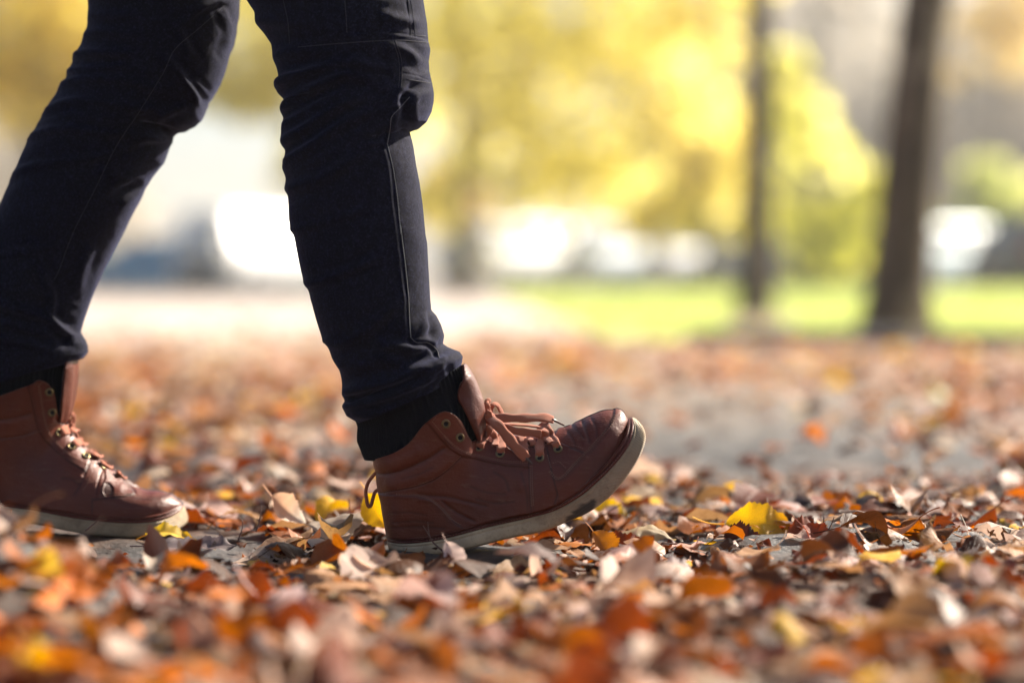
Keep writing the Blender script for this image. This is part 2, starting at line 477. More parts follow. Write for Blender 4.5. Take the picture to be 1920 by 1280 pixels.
    Q = np.zeros((60, 41, 3))
    base_f = pw_np(tf[:, 0], tf[:, 1], y0); base_b = pw_np(tb[:, 0], tb[:, 1], y0)
    hw = np.interp(np.linspace(0, 1, 60), [0, .3, .8, 1], [.022, .030, .033, .027])
    for j, p in enumerate(ph):
        k = 1 - abs(p) ** 2.2
        Q[:, j] = base_b + (base_f - base_b) * k
        Q[:, j, 1] = y0 + np.sin(p * math.pi / 2) * hw
    # puckers in the padding
    nn = vnormals(Q); s2 = np.linspace(0, 1, 60)[:, None]
    Q += nn * (.0009 * np.sin(ph[None, :] * 9 + s2 * 3) * (1 - s2) ** .5)[..., None]
    tfc = grid_faces(60, 41); f0 = tfc[30 * 40 + 20]; q0 = Q.reshape(-1, 3)
    if np.cross(q0[f0[1]] - q0[f0[0]], q0[f0[2]] - q0[f0[0]])[0] < 0: tfc = tfc[:, ::-1]
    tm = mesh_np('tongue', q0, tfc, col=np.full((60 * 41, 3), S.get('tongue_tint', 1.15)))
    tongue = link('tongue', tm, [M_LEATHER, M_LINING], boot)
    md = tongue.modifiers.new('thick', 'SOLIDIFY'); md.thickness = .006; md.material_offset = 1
    md.offset = -1
    S_.add(Q.reshape(-1, 3), grid_faces(60, 41))
    # stitching
    st = MB()
    for line, sp_, ln, rd in S['stitches']:
        rd = rd * 1.25
        c = cv(line); L = np.linalg.norm(np.diff(c, axis=0), axis=1).sum()
        k = max(2, int(L / sp_)); pts = catmull(c, k * 3)
        for i in range(k):
            a, na = S_.hit(*pts[i * 3]); b, nb = S_.hit(*(pts[i * 3] + (pts[min(i * 3 + 1, k * 3 - 1)] - pts[i * 3]) * ln))
            if a is None or b is None or (a - b).length > .006: continue
            mid = (a + b) / 2 + na * rd * .9
            st.tube([a - na * rd * .4, a + na * rd * .5, mid, b + nb * rd * .5, b - nb * rd * .4], rd, 5)
    st.build('stitching', M_STITCH, boot)
    # eyelets
    for (ex, ey) in S['eyelets']:
        X, Y = S['conv'](ex, ey); p, n = S_.hit(X, Y)
        if p is None: continue
        a = n.orthogonal().normalized(); b = n.cross(a); mb = MB(); r0, r1 = .0036, .00115
        V = []; F = []
        for i in range(28):
            w = 2 * math.pi * i / 28; dv = a * math.cos(w) + b * math.sin(w)
            for j in range(10):
                z = 2 * math.pi * j / 10
                V.append(p + dv * (r0 + r1 * math.cos(z)) + n * (r1 * .8 * math.sin(z) + .0006))
        F = [(i*10+j, i*10+(j+1) % 10, ((i+1) % 28)*10+(j+1) % 10, ((i+1) % 28)*10+j) for i in range(28) for j in range(10)]
        mb.add(V, F); e = mb.build('eyelet', [M_BRASS, M_HOLE], boot)
        V = [p + (a * math.cos(2*math.pi*i/20) + b * math.sin(2*math.pi*i/20)) * r0 * .9 + n * .0004 for i in range(20)]
        me = e.data; import bmesh
        bm = bmesh.new(); bm.from_mesh(me); vs = [bm.verts.new(x) for x in V]; f = bm.faces.new(vs); f.material_index = 1; bm.to_mesh(me); bm.free()
    # laces
    lb = MB(); luv = []; ag = MB()
    for lc in S['laces']:
        pts = []; nrm = []
        for p in lc['p']:
            X, Y = S['conv'](p[0], p[1])
            if len(p) > 2 and p[2] == 'in':
                q_, n_ = S_.hit(X, Y, -.0035)
            elif len(p) > 2: q_ = PW(X, Y, y0 + p[2] * 1e-3); n_ = Vector(lc.get('n', (.1, -.85, .5))).normalized()
            else:
                q_, n_ = S_.hit(X, Y, lc.get('off', .0022))
                if q_ is None: q_ = PW(X, Y, y0 - .012); n_ = Vector((.1, -.8, .6)).normalized()
                n_ = (n_ + Vector((0, -.35, .1))).normalized()
            pts.append(q_); nrm.append(n_)
        n = 44
        PP = smoothV(pts, n); NN = [v_.normalized() for v_ in smoothV(nrm, n)]
        w = mm(lc['w'] / S['zs']) / 2 * 1.18
        ww = [w * (1 + .10 * math.sin(k * .5 + len(luv))) for k in range(n)]
        if lc.get('taper'):
            for k in range(n - 6, n): ww[k] *= 1 - .75 * ((k - n + 7) / 6)
        ribbon(lb, luv, PP, NN, ww, .0009)
        if lc.get('aglet'):
            e = lc['aglet']; X, Y = S['conv'](*e[:2]); q2 = PW(X, Y, PP[-1].y + e[2] * 1e-3)
            ag = MB(); ag.tube([PP[-1] - (PP[-1] - PP[-4]) * .3, PP[-1], q2], [.0014, .0014, .0011], 10); ag.build('aglet', M_AGLET, boot)
    me = bpy.data.meshes.new('lace'); me.from_pydata(lb.V, [], lb.F); me.update()
    ul = me.uv_layers.new(name='uv'); li = np.zeros(len(me.loops), np.int32); me.loops.foreach_get('vertex_index', li)
    ul.data.foreach_set('uv', np.array(luv, np.float32)[li].ravel())
    link('lace', me, M_LACE, boot)
    # heel pull loop
    if S.get('loop'):
        pts = [PW(*S['conv'](*p), y0 - .002 + .0005 * i) for i, p in enumerate(S['loop'])]
        lp = MB(); lp.tube(smoothV(pts, 40), .0019, 10); lp.build('pull_loop', M_LACE_CORD, boot)
    return boot, S_
M_LACE_CORD = simple('brown_cord', (.34, .10, .045), .7, .3, 400, .5)

z1 = lambda x, y: (600 + x / 2.9985, 640 + y / 2.9985)
eyestay = [(609, 437), (650, 385), (712, 366), (782, 392), (832, 465), (856, 545), (905, 539), (983, 562), (1055, 585), (1110, 625), (1173, 640), (1175, 692), (1050, 686), (900, 656), (800, 630), (740, 592), (690, 540)]
recess = [(851, 558), (910, 539), (983, 562), (1055, 585), (1107, 622), (1173, 588), (1219, 588), (1271, 562), (1320, 510), (1345, 472), (1340, 430), (1100, 430), (930, 430), (850, 500)]
toe_guard = [(1330, 838), (1300, 720), (1310, 745), (1335, 757), (1362, 745), (1390, 715), (1450, 650), (1505, 595), (1570, 525), (1625, 458), (1650, 410), (1660, 370), (1800, 380), (1800, 560), (1500, 900), (1300, 940)]
strap = [(1173, 588), (1270, 585), (1300, 720), (1332, 838), (1340, 900), (1185, 950), (1177, 800)]
counter = [(300, 852), (430, 846), (560, 850), (640, 882), (700, 932), (750, 990), (812, 1035), (800, 1120), (300, 1150)]
saddle = [(1271, 565), (1345, 560), (1480, 610), (1392, 715), (1362, 745), (1335, 757), (1310, 745), (1298, 715)]
def offl(line, d):
    P = np.array(line, float); t = np.gradient(P, axis=0); n = np.stack([-t[:, 1], t[:, 0]], -1); n /= np.linalg.norm(n, axis=1, keepdims=True) + 1e-9
    return [tuple(x) for x in P + n * d]
es_low = [(690, 540), (740, 590), (800, 629), (900, 657), (1050, 688), (1172, 692)]
toe_l = [(1300, 722), (1335, 757), (1362, 745), (1390, 715), (1450, 650), (1505, 595), (1570, 525), (1625, 458), (1648, 405)]
FRONT = dict(
    conv=z1, zs=2.9985, y0=0.0, seed=21,
    ctrl=[(0, (372, 1088), (298, 662)), (.15, (520, 1087), (500, 565)), (.25, (640, 1077), (612, 440)), (.32, (720, 1058), (715, 382)), (.36, (768, 1045), (772, 410)), (.39, (804, 1034), (806, 458)),
          (.42, (840, 1024), (838, 535)), (.5, (960, 990), (930, 512)), (.6, (1100, 955), (1100, 515)), (.7, (1260, 917), (1250, 498)),
          (.8, (1420, 827), (1400, 470)), (.88, (1550, 722), (1530, 410)), (.95, (1680, 572), (1632, 383)), (.98, (1716, 505), (1697, 392)), (1, (1731, 440), (1731, 440))],
    heel=[(372, 1088), (362, 1030), (350, 970), (340, 905), (326, 850), (316, 795), (312, 735), (300, 695), (298, 662)],
    rand_top=[(372, 1086), (480, 1086), (600, 1080), (750, 1050), (900, 1005), (1050, 966), (1170, 940), (1260, 915), (1350, 870), (1440, 812), (1520, 747), (1590, 682), (1650, 612), (1700, 540), (1722, 480), (1733, 432)],
    sole_top=[(376, 1120), (500, 1117), (650, 1101), (800, 1066), (950, 1026), (1100, 991), (1200, 966), (1300, 936), (1390, 891), (1480, 832), (1560, 762), (1630, 692), (1690, 622), (1737, 550), (1758, 480), (1755, 425)],
    sole_bot=[(388, 1178), (480, 1195), (600, 1188), (750, 1167), (900, 1132), (1050, 1092), (1200, 1060), (1300, 1030), (1390, 990), (1480, 950), (1560, 900), (1640, 830), (1700, 760), (1750, 690), (1792, 620), (1816, 560), (1822, 515), (1808, 470), (1775, 432)],
    panels=[(eyestay, 1.5, 1.5), (recess, -2.4, 2.5), (toe_guard, 1.4, 1.5), (strap, .8, 1.5), (counter, 1.3, 1.6), (saddle, 1.2, 1.5)],
    grooves=[([(700, 590), (600, 652), (450, 715), (312, 738)], -1.6, 4.5), ([(798, 638), (720, 712), (640, 765), (540, 800), (430, 822), (325, 846)], -.9, 1.6),
             ([(560, 610), (470, 660), (330, 700)], 1.6, 12), ([(740, 660), (600, 740), (400, 790)], 1.4, 12),
             ([(560, 845), (732, 862), (830, 885), (935, 908)], -1.0, 3.5), ([(570, 870), (740, 880), (860, 912)], .6, 5), ([(690, 880), (752, 932), (811, 965), (870, 992)], -1.0, 3.5), ([(850, 800), (930, 830), (1040, 840)], -.25, 3), ([(880, 870), (980, 890), (1090, 880)], -.25, 3), ([(640, 690), (560, 730), (470, 755)], -.3, 3), ([(980, 720), (1040, 760), (1060, 820)], -.45, 4), ([(1475, 452), (1494, 502), (1507, 550)], -1.1, 3), ([(1520, 425), (1545, 470), (1550, 520)], -.5, 3), ([(1455, 455), (1478, 490), (1490, 540)], .5, 4), ([(1440, 470), (1462, 512), (1480, 560)], .7, 4),
             ([(1416, 468), (1448, 496), (1475, 530)], -.8, 2.5), ([(1390, 500), (1420, 540), (1430, 580)], -.7, 3), ([(1400, 585), (1440, 597), (1475, 612)], -.9, 1.5), ([(1130, 720), (1160, 830), (1165, 930)], -.8, 5), ([(400, 1030), (560, 1022), (700, 1032)], -.4, 3), ([(420, 1000), (540, 990), (640, 1000)], -.3, 2.5), ([(400, 950), (500, 940), (600, 955)], -.2, 2.5), ([(1100, 690), (1120, 750), (1130, 800)], 1.2, 7)],
    grids=[([(1195, 730), (1280, 700), (1320, 830), (1200, 900)], 5.2, .45)],
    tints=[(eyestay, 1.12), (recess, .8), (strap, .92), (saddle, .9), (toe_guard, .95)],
    stains=[([(1375, 995), (1395, 945), (1440, 905), (1500, 870), (1548, 858), (1520, 930), (1450, 985)], .08), ([(360, 1150), (480, 1160), (500, 1210), (360, 1210)], .25), ([(760, 1165), (860, 1140), (860, 1170), (760, 1190)], .4)],
    stitches=[(offl(es_low, -9), 4.2, .62, .00032), (offl(es_low, -17), 4.2, .62, .00032), ([(640, 440), (662, 410), (712, 394), (762, 420), (803, 484), (832, 540)], 4.0, .6, .0003), ([(632, 452), (700, 530), (745, 578)], 4, .6, .0003),
              (offl(toe_l, 8), 4.4, .6, .00034), (offl(toe_l, 17), 4.4, .6, .00034), ([(1181, 700), (1183, 800), (1190, 930)], 4.2, .6, .00032), ([(1192, 700), (1194, 800), (1201, 925)], 4.2, .6, .00032),
              ([(430, 855), (560, 859), (635, 890), (693, 940), (742, 998), (795, 1030)], 4.4, .6, .0003), ([(430, 862), (556, 867), (628, 897), (685, 946), (735, 1004)], 4.4, .6, .0003), ([(1400, 578), (1445, 588), (1482, 604)], 4, .6, .0003), ([(1278, 640), (1300, 712)], 4, .6, .0003),
              ([(790, 645), (715, 716), (636, 770), (540, 806), (430, 828)], 4.6, .6, .00026), ([(1310, 682), (1345, 677), (1384, 714)], 4, .6, .0003), ([(1290, 955), (1390, 905), (1480, 846), (1560, 776), (1630, 706), (1692, 634)], 5.5, .55, .0003), ([(600, 1118), (800, 1076), (1000, 1025), (1200, 975)], 5.5, .55, .0003)],
    eyelets=[(708, 462), (787, 540), (893, 597), (1012, 630), (1235, 655), (1338, 605)],
    tongue_back=[(893, 560), (868, 500), (838, 430), (808, 365), (782, 318), (784, 270), (806, 215), (812, 165), (812, 128)],
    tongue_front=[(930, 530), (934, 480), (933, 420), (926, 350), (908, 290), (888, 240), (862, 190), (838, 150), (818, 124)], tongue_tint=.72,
    laces=[dict(p=[(893, 599, 'in'), (903, 584), (928, 545), (945, 505), (955, 470, -8)], w=46),
           dict(p=[(950, 480, -6), (975, 520), (990, 560), (985, 590)], w=34),
           dict(p=[(1012, 632, 'in'), (1017, 612), (1022, 575), (1020, 545), (1040, 520, -6)], w=42),
           dict(p=[(1150, 625), (1145, 590), (1140, 560), (1130, 530, -10)], w=44),
           dict(p=[(1170, 545, -10), (1195, 570), (1205, 590)], w=30),
           dict(p=[(1235, 657, 'in'), (1235, 630), (1238, 590), (1252, 550), (1268, 510, -19), (1262, 488, -12), (1235, 474, -6)], w=44, n=(.3, -.9, .2)),
           dict(p=[(1262, 492, -14), (1215, 478, -10), (1150, 470, -12), (1080, 466, -16), (1030, 462, -16)], w=20, n=(0, -.4, .9)),
           dict(p=[(1245, 520, -22), (1190, 512, -22), (1110, 505, -22), (1050, 488, -20), (1005, 466, -16), (960, 440, -10)], w=40, n=(0, -.9, .35)),
           dict(p=[(1338, 607, 'in'), (1327, 580), (1305, 540), (1285, 505, -16), (1268, 475, -10), (1240, 462, -4)], w=42),
           dict(p=[(1300, 575), (1270, 545), (1265, 520, -8)], w=34),
           dict(p=[(945, 418, -10), (1000, 470, -24), (1050, 530, -29), (1100, 590, -34), (1140, 632, -37), (1162, 660, -38)], w=52, n=(.2, -.95, .25), aglet=(1243, 735, -1)),
           dict(p=[(942, 424, -6), (1010, 428, -14), (1100, 430, -15), (1190, 429, -12), (1265, 428, -8), (1312, 440, -4)], w=46, n=(0, -.85, .5), aglet=(1372, 470, 6)),
           dict(p=[(952, 430, -6), (944, 400, -4), (938, 365, -6), (942, 340, -4), (955, 345, 0)], w=34, n=(.3, -.9, 0)),
           dict(p=[(958, 400, 4), (965, 365, 4), (980, 352, 6), (1000, 360, 8), (1014, 385, 8), (1024, 408, 8)], w=26, n=(.4, -.6, .6)),
           dict(p=[(930, 400, -12), (945, 412, -14), (955, 440, -13), (940, 462, -10)], w=40, n=(.1, -1, 0))],
    loop=[(316, 735), (290, 765), (270, 795), (258, 840), (262, 890), (272, 925), (286, 922), (298, 880), (310, 845), (330, 830)])

z3 = lambda x, y: (x / 3.764, 680 + y / 3.764)
b_es_low = [(262, 170), (275, 250), (300, 400), (320, 470), (360, 540), (430, 610), (520, 680), (635, 748)]
b_eyestay = [(254, 144), (298, 108), (345, 100), (402, 124), (442, 195), (452, 260), (452, 330), (440, 400), (440, 418), (458, 428), (505, 520), (545, 575), (610, 625), (655, 680), (640, 752), (520, 682), (430, 612), (360, 542), (318, 470), (298, 400), (274, 250)]
b_recess = [(437, 330), (410, 392), (440, 418), (458, 428), (505, 520), (545, 575), (610, 625), (655, 680), (755, 735), (830, 775), (920, 870), (985, 890), (985, 860), (700, 560), (500, 330)]
b_saddle = [(755, 735), (772, 800), (760, 885), (785, 928), (856, 928), (975, 915), (930, 868), (870, 815), (820, 768)]
b_guard = [(700, 940), (785, 928), (856, 928), (950, 934), (1050, 950), (1130, 945), (1200, 930), (1230, 880), (1330, 900), (1330, 1100), (700, 1080)]
b_hole = [(775, 830), (800, 830), (832, 860), (845, 915), (790, 918), (768, 885)]
b_toe = [(700, 942), (785, 928), (856, 928), (950, 934), (1050, 948), (1130, 944), (1195, 928)]
BACK = dict(
    conv=z3, zs=3.764, y0=0.16, seed=43,
    ctrl=[(0, (-540, 905), (-520, 400)), (.15, (-380, 915), (-240, 325)), (.25, (-180, 928), (258, 150)), (.32, (-60, 942), (345, 117)), (.36, (12, 949), (396, 148)), (.39, (66, 955), (426, 215)),
          (.42, (120, 962), (432, 320)), (.5, (280, 987), (480, 445)), (.6, (450, 1010), (600, 585)), (.7, (640, 1036), (735, 702)),
          (.8, (850, 1057), (872, 815)), (.88, (1030, 1060), (1005, 892)), (.95, (1190, 1040), (1175, 915)), (1, (1288, 988), (1288, 988))],
    heel=[(-540, 905), (-548, 820), (-545, 720), (-535, 620), (-525, 520), (-520, 400)],
    rand_top=[(-540, 903), (-380, 913), (-180, 928), (0, 948), (200, 972), (400, 1004), (560, 1026), (700, 1044), (900, 1060), (1050, 1060), (1180, 1040), (1255, 1012), (1288, 988)],
    sole_top=[(-540, 943), (-380, 953), (-180, 966), (0, 986), (100, 1000), (300, 1026), (500, 1060), (700, 1085), (900, 1101), (1080, 1100), (1210, 1077), (1280, 1040), (1296, 1010)],
    sole_bot=[(-530, 1030), (-380, 1040), (-180, 1050), (0, 1066), (200, 1100), (400, 1140), (640, 1178), (800, 1194), (950, 1203), (1150, 1192), (1265, 1165), (1302, 1130), (1308, 1085), (1302, 1045)],
    panels=[(b_eyestay, 1.5, 1.5), (b_recess, -1.2, 3), (b_saddle, 1.2, 1.5), (b_guard, 1.4, 1.5), (b_hole, -1.3, 2)],
    grooves=[([(300, 462), (180, 505), (0, 525), (-200, 530)], -.9, 1.6), ([(260, 350), (100, 385), (-100, 400)], -1.2, 5), ([(655, 690), (640, 760), (605, 850), (570, 905)], -.8, 1.6), ([(745, 735), (735, 800), (725, 905)], -.9, 2),
             ([(500, 740), (560, 770), (620, 790)], 1.0, 4), ([(480, 790), (550, 800), (600, 830)], -.8, 3), ([(880, 830), (930, 860), (975, 905)], -1.0, 1.6), ([(0, 760), (20, 860), (10, 940)], -.6, 2)],
    grids=[([(650, 810), (722, 805), (722, 888), (670, 885)], 4.6, .55)],
    tints=[(b_eyestay, 1.05), (b_hole, .4), (b_guard, .95)],
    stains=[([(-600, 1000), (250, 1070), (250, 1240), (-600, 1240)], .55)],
    stitches=[(offl(b_es_low, -10), 4.0, .6, .0003), (offl(b_es_low, -19), 4.0, .6, .0003), ([(272, 160), (305, 136), (345, 130), (383, 152), (412, 205), (421, 262), (423, 325), (404, 380)], 3.8, .6, .0003),
              (offl(b_toe, -8), 4, .6, .00034), (offl(b_toe, 8), 4, .6, .00034), ([(663, 690), (650, 760), (617, 850), (585, 900)], 4, .6, .0003), ([(340, 440), (385, 430), (450, 436)], 3.6, .6, .0003), ([(890, 838), (935, 870), (968, 905)], 4, .6, .0003), ([(290, 480), (180, 514), (0, 534)], 4.4, .6, .00026)],
    eyelets=[(348, 207), (367, 350), (415, 492), (503, 590), (607, 655), (722, 735), (838, 795)],
    tongue_back=[(445, 400), (455, 330), (468, 240), (480, 150), (490, 70), (495, 0), (490, -60)],
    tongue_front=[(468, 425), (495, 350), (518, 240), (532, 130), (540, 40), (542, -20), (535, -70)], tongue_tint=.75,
    laces=[dict(p=[(416, 492, 'in'), (440, 485), (480, 470), (512, 462, -4), (528, 470, 10)], w=62), dict(p=[(504, 590, 'in'), (528, 577), (556, 562), (584, 560, -2), (592, 572, 12)], w=56),
           dict(p=[(608, 655, 'in'), (632, 642), (662, 632), (694, 650, -2), (700, 664, 12)], w=54), dict(p=[(722, 735, 'in'), (726, 715), (738, 705), (766, 726, -2), (772, 738, 12)], w=50), dict(p=[(838, 795, 'in'), (837, 775), (843, 772), (868, 802, -2), (874, 816, 10)], w=42),
           dict(p=[(505, 375, 6), (515, 360, 8), (522, 400, 8), (510, 440, 6)], w=26, n=(.5, -.8, .2)), dict(p=[(508, 430, 2), (530, 480, 2), (550, 530, 2), (572, 560, 4)], w=24, n=(.5, -.8, .2)),
           dict(p=[(470, 450, 0), (490, 420, 2), (500, 400, 4)], w=30)],
    loop=None)
# ------------------------------------------------------------------ trousers
def denim_mat():
    t = NT('dark_navy_cotton')
    fine = t.noise(1500, 2); mid = t.noise(160, 5, .65); big = t.noise(9, 3)
    c = t.ramp(big, [(.3, (.0014, .0016, .0048)), (.7, (.0026, .0029, .0084))])
    c = t.mix(t.math('MULTIPLY', t.ramp(mid, [(.45, (0, 0, 0)), (.72, (1, 1, 1))]), .6), c, (.012, .0128, .032))
    sp_ = t.noise(420, 3, .8); c = t.mix(t.math('MULTIPLY', t.ramp(sp_, [(.52, (0, 0, 0)), (.66, (1, 1, 1))]), .75), c, (.022, .023, .050))
    t.set(Base_Color=c, Roughness=.85, Specular_IOR_Level=.08, Sheen_Weight=.14, Sheen_Roughness=.35, Sheen_Tint=(.50, .54, 1.0))
    tc = t.n('ShaderNodeTexCoord'); mp = t.n('ShaderNodeMapping'); mp.inputs['Rotation'].default_value = (0, R(40), 0); t.l(tc.outputs['Object'], mp.inputs[0])
    w = t.n('ShaderNodeTexWave', wave_type='BANDS', bands_direction='X'); w.inputs['Scale'].default_value = 260; w.inputs['Distortion'].default_value = 2; t.l(mp.outputs[0], w.inputs[0])
    t.bump(fine, .5, .0008); t.bump(mid, .35, .0016); t.bump(w.outputs[1], .25, .0005)
    return t.m
M_DENIM = denim_mat()
def knit_mat():
    t = NT('black_ribbed_knit'); t.set(Base_Color=t.ramp(t.noise(300), [(.3, (.0022, .0024, .0042)), (.7, (.0050, .0054, .0088))]), Roughness=.95, Sheen_Weight=.05, Specular_IOR_Level=.12)
    t.bump(t.noise(900), .5, .0008); return t.m
M_KNIT = knit_mat()
M_SKIN = simple('skin', (.45, .26, .19), .5, .08, 60, Subsurface_Weight=.1)

def even(P, n):
    P = np.asarray(P, float); s = np.concatenate([[0], np.cumsum(np.linalg.norm(np.diff(P, axis=0), axis=1))]); x = np.linspace(0, s[-1], n)
    return np.stack([np.interp(x, s, P[:, k]) for k in (0, 1)], -1)

def edge_samples(segs, n_per):
    """segs: list of polylines, one per station gap; each is resampled evenly"""
    return np.vstack([even(P, n)[:-1] if i < len(segs) - 1 else even(P, n) for i, (P, n) in enumerate(zip(segs, n_per))])

def split_at(poly, keys):
    """cut a polyline at the vertices listed in keys (indices)"""
    return [poly[a:b + 1] for a, b in zip(keys[:-1], keys[1:])]

def gsm(A, k):
    w = np.exp(-np.linspace(-2, 2, 2 * k + 1) ** 2); w /= w.sum()
    P = np.vstack([np.repeat(A[:1], k, 0), A, np.repeat(A[-1:], k, 0)])
    return np.stack([np.convolve(P[:, j], w, 'valid') for j in (0, 1)], -1)

def make_leg(Lp, Lk, Rp, Rk, npers, depth, yc, folds, steps, seed, nphi=170):
    L = edge_samples(split_at(Lp, Lk), npers); Rr = edge_samples(split_at(Rp, Rk), npers)
    L = gsm(L, 2); Rr = gsm(Rr, 2)
    Ls = gsm(L, 22); Rs = gsm(Rr, 22)
    n = len(L); ph = np.linspace(0, 2 * math.pi, nphi, endpoint=False)
    cx = np.cos(ph)                                           # -1 left ... 1 right
    f = (1 + cx) / 2
    wL = ((1 - cx) / 2) ** 2.2; wR = ((1 + cx) / 2) ** 2.2
    UV = Ls[:, None] + (Rs - Ls)[:, None] * f[None, :, None] + (L - Ls)[:, None] * wL[None, :, None] + (Rr - Rs)[:, None] * wR[None, :, None]
    Ym = (L[:, 1] + Rr[:, 1]) / 2
    D = pchip(depth[0], depth[1], Ym); Yc = pchip(yc[0], yc[1], Ym)
    q = np.sign(np.sin(ph)) * np.abs(np.sin(ph)) ** .92
    y = Yc[:, None] - D[:, None] * q[None]
    base = pw_np(UV[..., 0], UV[..., 1], Yc[:, None])
    P = base.copy(); P[..., 1] = y
    # vertex normals on the wrapped tube
    Pw = np.concatenate([P[:, -2:], P, P[:, :2]], 1); N = vnormals(Pw)[:, 2:-2]
    out = P - np.stack([P[..., 0].mean(1), Yc, P[..., 2].mean(1)], -1)[:, None]
    N *= np.where((N * out).sum(-1, keepdims=True).mean() < 0, -1, 1)
    flat = UV.reshape(-1, 2); d = np.zeros(len(flat))
    for line, amt, wd in folds:
        c = catmull(line, 40); dd = dist_poly(flat, c)
        # fade towards the ends of the fold
        e = sstep(np.minimum(np.linalg.norm(flat - c[-1], axis=1), 1.6 * np.linalg.norm(flat - c[0], axis=1) + 1.2 * wd) / (3.5 * wd))
        d += e * 1.25 * amt * 1e-3 * (np.exp(-(dd / wd) ** 2) - .35 * np.exp(-((dd - 1.9 * wd) / wd) ** 2))
    for line, amt, wd in steps:
        c = catmull(line, 40); d += amt * 1e-3 * np.exp(-(dist_poly(flat, c) / wd) ** 2)
    d += .0009 * bake_noise(8, .035, seed, flat[:, 0] * .5, flat[:, 1]) + .0004 * bake_noise(8, .10, seed + 1, flat[:, 0] * .6, flat[:, 1]) + .00012 * bake_noise(8, .35, seed + 2, flat[:, 0], flat[:, 1])
    side = np.tile(np.clip(np.abs(np.sin(ph)) * 2.2, .12, 1), n)
    P = P + N * (d * side).reshape(n, nphi)[..., None]
    return P, grid_faces(n, nphi, wrap_v=True)

# near leg ------------------------------------------------------------
nl = [(230, -680), (235, -550), (310, -300), (400, -110), (462, 0), (478, 24), (480, 45), (497, 66), (509, 84), (512, 110), (519, 128), (522, 145), (516, 153), (515, 162), (521, 176), (532, 187), (532, 197), (526, 207),
      (531, 222), (528, 240), (526, 258), (528, 270), (535, 282), (532, 302), (530, 318), (536, 335), (534, 357), (540, 366), (543, 413), (545, 433), (551, 439), (562, 495), (571, 533), (578, 539), (592, 595), (606, 642), (615, 649), (622, 670),
      (637, 692), (642, 726), (642, 742), (646, 752), (641, 761), (649, 779), (664, 788), (672, 794)]
nr = [(670, -680), (680, -550), (745, -300), (780, -110), (794, 0), (801, 45), (803, 77), (807, 93), (804, 115), (805, 134), (810, 155), (813, 172), (813, 190), (809, 210), (800, 228), (783, 242), (769, 247), (767, 240), (771, 258), (775, 275), (780, 309), (787, 344),
      (792, 378), (798, 440), (801, 456), (804, 512), (806, 550), (808, 580), (818, 591), (827, 610), (833, 629), (831, 644), (840, 650), (851, 655), (862, 659), (868, 668), (866, 682), (858, 697), (850, 706), (846, 716)]
c3 = lambda P: [(440 + x / 2.908, y / 2.908) for x, y in P]
c4 = lambda P: [(480 + x / 2.666, 400 + y / 2.666) for x, y in P]
c5 = lambda P: [(x / 1.829, y / 1.829) for x, y in P]
seam_near = c3([(955, 530), (890, 600), (856, 640), (848, 700), (832, 785), (848, 850), (866, 930), (885, 1060), (898, 1190), (905, 1280)]) + c4([(722, 60), (735, 165), (750, 290), (762, 420), (768, 540), (774, 620)])
nf = [(c3([(217, 465), (400, 430), (600, 385), (760, 400), (860, 425)]), 4.2, 9), (c3([(248, 605), (350, 550), (500, 490), (640, 440), (740, 455), (830, 490)]), 4.6, 9),
      (c3([(255, 690), (400, 645), (560, 560), (680, 500)]), 3.2, 8), (c3([(255, 790), (400, 720), (600, 600), (740, 560)]), 4.0, 10), (c3([(268, 895), (420, 830), (620, 700), (800, 610)]), 3.4, 9),
      (c3([(276, 1040), (400, 1020), (560, 960), (740, 830)]), 2.6, 10), (c3([(205, 330), (360, 310), (560, 330), (780, 400)]), 2.2, 10), (c3([(870, 290), (950, 310), (1040, 380)]), 2.5, 8),
      (c3([(930, 560), (985, 500), (1060, 470)]), -4, 8), (c3([(945, 560), (948, 640), (955, 715)]), -4.5, 8), (c3([(880, 620), (875, 700), (870, 760)]), 2.6, 7), (c3([(760, 805), (835, 800)]), 1.6, 4),
      (c4([(175, 95), (330, 60), (600, -20)]), 1.6, 7), (c4([(245, 360), (330, 340), (480, 290), (640, 220)]), 2.6, 8), (c4([(340, 655), (450, 640), (560, 580), (740, 430)]), 2.4, 10), (c4([(560, 580), (640, 690), (700, 700)]), 1.2, 12),
      (c4([(435, 890), (600, 850), (760, 810), (880, 765), (1020, 700)]), 4.6, 11), (c4([(435, 960), (600, 925), (800, 855), (930, 790)]), 4.4, 8), (c4([(640, 645), (740, 660), (810, 675), (870, 645)]), 4.5, 9),
      (c4([(775, 625), (805, 648), (860, 648), (905, 680), (920, 725)]), -2.0, 4), (c4([(450, 925), (620, 885), (840, 800)]), -3.5, 6), (c4([(400, 760), (560, 740), (720, 700)]), 2.5, 12), (c4([(880, 500), (890, 580), (860, 640)]), -3.5, 7),
      (c4([(850, 900), (890, 870), (935, 838)]), 1.6, 4), (c4([(620, 690), (760, 760), (900, 735)]), 2.0, 10), (c4([(470, 1000), (620, 985), (800, 930), (900, 880)]), 3.0, 10),
      (c3([(840, 130), (960, 145), (1050, 120)]), 2.0, 9), (c3([(620, 60), (640, 150), (600, 230)]), 1.2, 9), (c3([(120, 130), (260, 150), (420, 190)]), 1.6, 9)]
ns = [(c3([(330, 250), (600, 228), (868, 212), (1057, 226)]), -1.2, 2.2), (c3([(340, 262), (600, 242), (868, 228), (1057, 240)]), .9, 3), (c3([(868, 215), (900, 320), (905, 420), (900, 485)]), -.9, 2.0), (seam_near, -1.0, 2.4),
      ([(x - 5, y) for x, y in seam_near], 1.1, 4), (c3([(940, 0), (965, 100), (972, 215)]), -.9, 2.2), (c3([(940, 425), (1070, 448)]), -.7, 1.8)]
nkL = [0, 4, 11, 18, 24, 29, 34, 37, 42, 45]; nkR = [0, 4, 9, 12, 17, 21, 24, 28, 34, 39]
